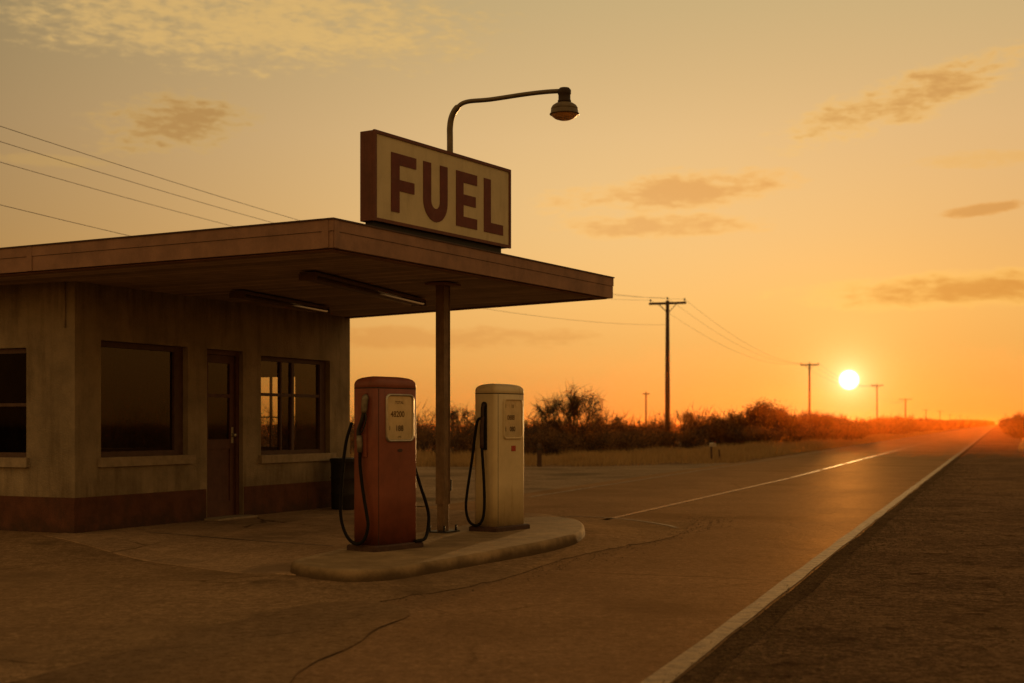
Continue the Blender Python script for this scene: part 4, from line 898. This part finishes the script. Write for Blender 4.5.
for a_, b_ in zip(front[:-1], front[1:]):
    l_ = math.hypot(b_[0]-a_[0], b_[1]-a_[1]); n_ = int(l_/1.0)
    for i in range(n_): fl.append((a_[0]+(b_[0]-a_[0])*i/n_, a_[1]+(b_[1]-a_[1])*i/n_))
s = 71.0
while s < 2600:
    t_ = 6.6+3.6+ (1.2*math.sin(s*.11)); x, y, _ = road_pt(s, t_); fl.append((x, y)); s += 1.1 if s < 160 else 2.4 if s < 320 else 6 if s < 700 else 18
for x, y in fl:
    dist = math.hypot(x, y); far = dist > 150
    px = 512+1350*x/y
    if px < 250: continue
    H0 = (1.3+top_h(px)/1350*dist)*1.03
    for row in range(3 if not far else 2):
        off_ = row*2.0+rng.uniform(-.5,.9); q = (x+RL[0]*off_*.75+rng.uniform(-.4,.4), y+off_*.8+rng.uniform(-.4,.4))
        hh = H0*(.62+.2*row)*rng.uniform(.82,1.12) if not far else H0*rng.uniform(.8,1.1)
        add_shrub(q[0], q[1], rng.uniform(.8,1.35)*(1 if not far else 1.8 if dist < 600 else 5), hh, dist, (950 if row == 0 else 800) if not far else 420, far)
# scrub along the right-hand verge: near part lies outside the frame but mirrors in the windows
for s in np.arange(118, 420, 2.6):
    x, y, _ = road_pt(s, -rng.uniform(2.9,4.2)-max(0, (125-s)*.3)); add_shrub(x, y, rng.uniform(1.0,1.5), rng.uniform(1.5,2.2), s, 380, False)
    x, y, _ = road_pt(s, -rng.uniform(6,9)); add_shrub(x, y, rng.uniform(1.2,1.8), rng.uniform(1.6,2.4), s, 300, True)
for s in np.arange(-5, 118, 2.2):
    x, y, _ = road_pt(s, -rng.uniform(16,20)); add_shrub(x, y, rng.uniform(1.3,1.9), rng.uniform(1.7,2.5), 60, 260, True)
o = np_mesh('scrub_thicket', np.concatenate(leaves).reshape(-1,3), 4, M_['leaf']); tag(o, 'dense dark leafless scrub thicket along the far side of the road', kind='stuff')
o = np_mesh('scrub_twigs', np.concatenate(twigs).reshape(-1,3), 3, M_['bark']); tag(o, 'bare twigs and stems sticking out of the scrub thicket', kind='stuff')

# dry grass between pavement and scrub, and on the verges
def grass(name, pts, hmin, hmax, w, label):
    pts = np.asarray(pts); n = len(pts); dist = np.hypot(pts[:,0], pts[:,1]); hgt = rng.uniform(hmin, hmax, n)
    a = rng.uniform(0, 2*np.pi, n); sdv = np.stack([np.cos(a), np.sin(a), 0*a], 1)*(w*(1+dist/60))[:, None]*.5
    tip = np.stack([pts[:,0]+rng.normal(0,.28,n)*hgt, pts[:,1]+rng.normal(0,.28,n)*hgt, hgt], 1); base = np.stack([pts[:,0], pts[:,1], np.full(n,-.05)], 1)
    if name == 'dry_grass':
        cl_ = .5+.5*np.sin(pts[:,0]*.9+1.3*np.sin(pts[:,1]*.5))*np.sin(pts[:,1]*.7+pts[:,0]*.3); tip[:,2] *= .45+1.1*cl_**1.5
    o = np_mesh(name, np.stack([base-sdv, base+sdv, tip], 1).reshape(-1,3), 3, M_['grass']); return tag(o, label, kind='stuff')
ap = [(-30,39.2),(-8,40.8),(-2,41.0),(2,41.2),(3.9,41.8),(5.6,43.2),(8.1,45.5)]
fx = np.array([p[0] for p in front]); fyv = np.array([p[1] for p in front]); ax_ = np.array([p[0] for p in ap]); ay_ = np.array([p[1] for p in ap])
G = []
while len(G) < 42000:
    x = rng.uniform(-14, 8.0); y0 = np.interp(x, ax_, ay_); y1 = np.interp(x, fx, fyv)+1.5; y = rng.uniform(y0, y1)
    cl = math.sin(x*1.3+y*.4)+math.sin(y*.9-x*.5)+math.sin(x*3.1)*.5
    if rng.uniform() < .45+.28*cl: G.append((x, y))
while len(G) < 95000:
    s = 38*np.exp(rng.uniform(0, 1.75)); t_ = 6.75+rng.uniform(0, 4.6)**1.0; x, y, _ = road_pt(s, t_)
    if x > 7 and rng.uniform() < .5+.3*math.sin(s*.7)+.2*math.sin(s*2.3+t_*2): G.append((x, y))
grass('dry_grass', G, .07, .33, .02, 'tan dry grass filling the strip between the road and the scrub')
G2 = []
while len(G2) < 5000:
    s = 62*np.exp(rng.uniform(0, 1.3)); t_ = -(1.2+.02*s)-abs(rng.normal(0, 2.6)); x, y, _ = road_pt(s, t_)
    if rng.uniform() < .35+.2*(math.sin(x*1.9)+math.sin(y*1.1+x)+math.sin(y*.37)): G2.append((x, y))
grass('verge_grass', G2, .04, .16, .02, 'sparse low dry grass on the right-hand dirt verge')

# loose gravel along the pavement edges
def pebbles(name, P, label, m):
    P = np.asarray(P); n = len(P); r = rng.uniform(.3, 1, n)**2*P[:,2]
    o8 = np.array([(1,0,0),(0,1,0),(-1,0,0),(0,-1,0),(0,0,1)], float); F = [(0,1,4),(1,2,4),(2,3,4),(3,0,4)]
    V = o8[None]*r[:,None,None]*rng.uniform(.6,1.3,(n,5,3)); V[:,:,2] *= .7; V[:,:,0] += P[:,None,0]; V[:,:,1] += P[:,None,1]; V[:,:,2] += P[:,None,3]
    o = np_mesh(name, np.concatenate([V[:,f,:] for f in F]).reshape(-1,3), 3, m); return tag(o, label, kind='stuff')
Q = []
for _ in range(14000):
    s_ = rng.uniform(-3, 40)**1.0; t_ = -.08-abs(rng.normal(0,.35))*rng.choice((.25,1,2.5)) + rng.normal(0,.04); x, y, _z = road_pt(s_, t_); Q.append((x, y, .018 if t_ < -.09 else .011, -.002 if t_ < -.09 else .005))
for _ in range(3500):
    s_ = rng.uniform(-4, 12); x, y, _z = road_pt(s_, np.interp(s_, [-20,-2,3,6,9,11.6,30],[4.2,3.3,2.5,2.15,2.0,2.0,3.5])+rng.normal(.1,.22)); Q.append((x, y, .011, .006))
pebbles('loose_gravel', Q, 'loose gravel and crumbs of asphalt along the pavement edges', M_['kerb'])

# trees and bushes that stand out of the scrub
def tree(name, label, cat, x, y, H_, Wd, depth, spread, leaf_n, leaf_s, trunk_r, seed, group=None, lm='leaf', stems=3):
    r = random.Random(seed); t = thing(name, label, cat, (x, y, 0), 0, group); tk = MB(); tips = []; tw = []
    def grow(p, d, l, rad, lev):
        mid = p+d*l*.5+Vector((r.uniform(-.06,.06)*l, r.uniform(-.06,.06)*l, 0)); e = p+d*l
        if rad > .006: tk.tube([p, mid, e], [rad, rad*.85, rad*.65], 6 if lev < 2 else 4, cap=False)
        else: tw.append((p, e, rad*2.2))
        tips.append(e)
        if lev >= depth: return
        for k in range(r.choice((2,3,3))):
            nd = (d+Vector((r.uniform(-1,1)*spread, r.uniform(-1,1)*spread, r.uniform(-.35,.7)*spread))).normalized()
            grow(p+d*l*r.uniform(.55,1.0), nd, l*r.uniform(.62,.86), max(rad*.62, .003), lev+1)
    for k in range(stems):
        a = 2*math.pi*k/stems+r.uniform(-.5,.5); d = Vector((math.cos(a)*.45*Wd/H_, math.sin(a)*.45*Wd/H_, 1)).normalized()
        grow(Vector((math.cos(a)*.08, math.sin(a)*.08, -.05)), d, H_*.34, trunk_r, 0)
    zs = max(p.z for p in tips); sc = H_/zs; xs = max(max(abs(p.x), abs(p.y)) for p in tips); sw = Wd/2/xs
    tk.v = [(a*sw, b*sw, c*sc) for a, b, c in tk.v]; tk.build('trunk', M_['bark'], t)
    T = np.array([(p.x*sw, p.y*sw, p.z*sc) for p in tips if p.z*sc > H_*.25])
    fine = []
    if tw:
        b0 = np.array([(p.x*sw,p.y*sw,p.z*sc) for p, e_, w_ in tw]); e0 = np.array([(e_.x*sw,e_.y*sw,e_.z*sc) for p, e_, w_ in tw]); fine.append(twig_tris(b0, e0, np.full(len(tw), .022)))
    k = rng.integers(0, len(T), len(T)*3); e1 = T[k]+rng.normal(size=(len(k),3))*np.array((.10,.10,.09))*Wd*.7+np.array((0,0,.02)); fine.append(twig_tris(T[k], e1, np.full(len(k), .018)))
    np_mesh('twigs', np.concatenate(fine).reshape(-1,3), 3, M_['bark'], t)
    if leaf_n:
        k = rng.integers(0, len(T), leaf_n); p = T[k]+rng.normal(size=(leaf_n,3))*np.array((.05,.05,.05))*Wd
        p[:,2] = np.maximum(p[:,2], .1); np_mesh('crown', rot_quads(p, rng.uniform(.6,1.4,leaf_n)*leaf_s, rng.uniform(.4,.7,leaf_n)[:, None]).reshape(-1,3), 4, M_[lm], t)
    return t
x, y = atpx(574, 58.5); tree('bare_tree', 'bare branching mesquite tree standing above the scrub right of the cream pump', 'tree', x, y, 3.0, 3.3, 5, .75, 700, .06, .07, 3, stems=4)
x, y = atpx(768, 84); tree('round_tree', 'rounded leafy tree left of the low sun, tallest of the distant scrub', 'tree', x, y, 2.7, 4.7, 5, .8, 7000, .11, .09, 8, lm='leaf_back', stems=4)
x, y = atpx(735, 82); tree('bush', 'lower ragged bush beside the rounded tree', 'bush', x, y, 2.15, 2.0, 4, .8, 1200, .09, .05, 21, lm='leaf_back')
x, y = atpx(607, 66); tree('bush', 'thin bare bush just right of the bare mesquite tree', 'bush', x, y, 2.0, 1.9, 4, .8, 260, .06, .04, 5)
x, y = atpx(684, 72); tree('bush', 'small twiggy bush right beside the near utility pole', 'bush', x, y, 2.0, 1.8, 4, .8, 400, .06, .04, 15)
x, y = atpx(720, 80); tree('bush', 'low bush between the near pole and the rounded tree', 'bush', x, y, 1.95, 2.0, 4, .8, 900, .08, .04, 25)
x, y = atpx(820, 98); tree('bush', 'feathery bush at the foot of the pole left of the sun', 'bush', x, y, 2.15, 2.4, 4, .8, 1100, .09, .05, 31, lm='leaf_back')
x, y = atpx(900, 160); tree('bush', 'small distant bush beneath the sun along the far verge', 'bush', x, y, 2.3, 3.4, 4, .8, 900, .13, .05, 41, lm='leaf_back')
x, y = atpx(1021, 122); tree('bush', 'dark bush on the right-hand verge with a thin sapling top', 'bush', x, y, 2.35, 2.2, 4, .6, 1500, .10, .05, 51)
x, y = atpx(464, 61); tree('bush', 'ragged bush showing between canopy post and cream pump', 'bush', x, y, 2.15, 2.6, 4, .8, 700, .07, .05, 61)

# ------------------------------------------------------------------ haze volume added to give the sun's bloom low over the far scrub
HAZE = True
if HAZE:
    hm = bpy.data.materials.new('bloom_haze'); hm.use_nodes = True; nt = hm.node_tree; nt.nodes.remove(nt.nodes['Principled BSDF'])
    vs_ = nt.nodes.new('ShaderNodeVolumeScatter'); vs_.inputs['Color'].default_value = (1,.22,.018,1); vs_.inputs['Density'].default_value = .0007; vs_.inputs['Anisotropy'].default_value = .83
    nt.links.new(vs_.outputs[0], nt.nodes['Material Output'].inputs['Volume'])
    hz = MB().box(-80, 520, 50, 139.9, -.5, 4.4).build('haze', hm); hm2 = hm.copy(); hm2.node_tree.nodes['Volume Scatter'].inputs['Density'].default_value = .00015; hz2 = MB().box(-80, 520, 140, 1100, -.5, 4.4).build('haze', hm2); tag(hz2, kind='structure'); tag(hz, kind='structure')

# ------------------------------------------------------------------ render settings
S.render.engine = 'CYCLES'; S.render.resolution_x = 1024; S.render.resolution_y = 683
S.view_settings.view_transform = 'Standard'; S.view_settings.look = 'None'; S.view_settings.exposure = 0; S.view_settings.gamma = 1
S.cycles.use_denoising = True; S.cycles.max_bounces = 8; S.cycles.volume_bounces = 0; S.cycles.transparent_max_bounces = 12; S.cycles.sample_clamp_indirect = 4
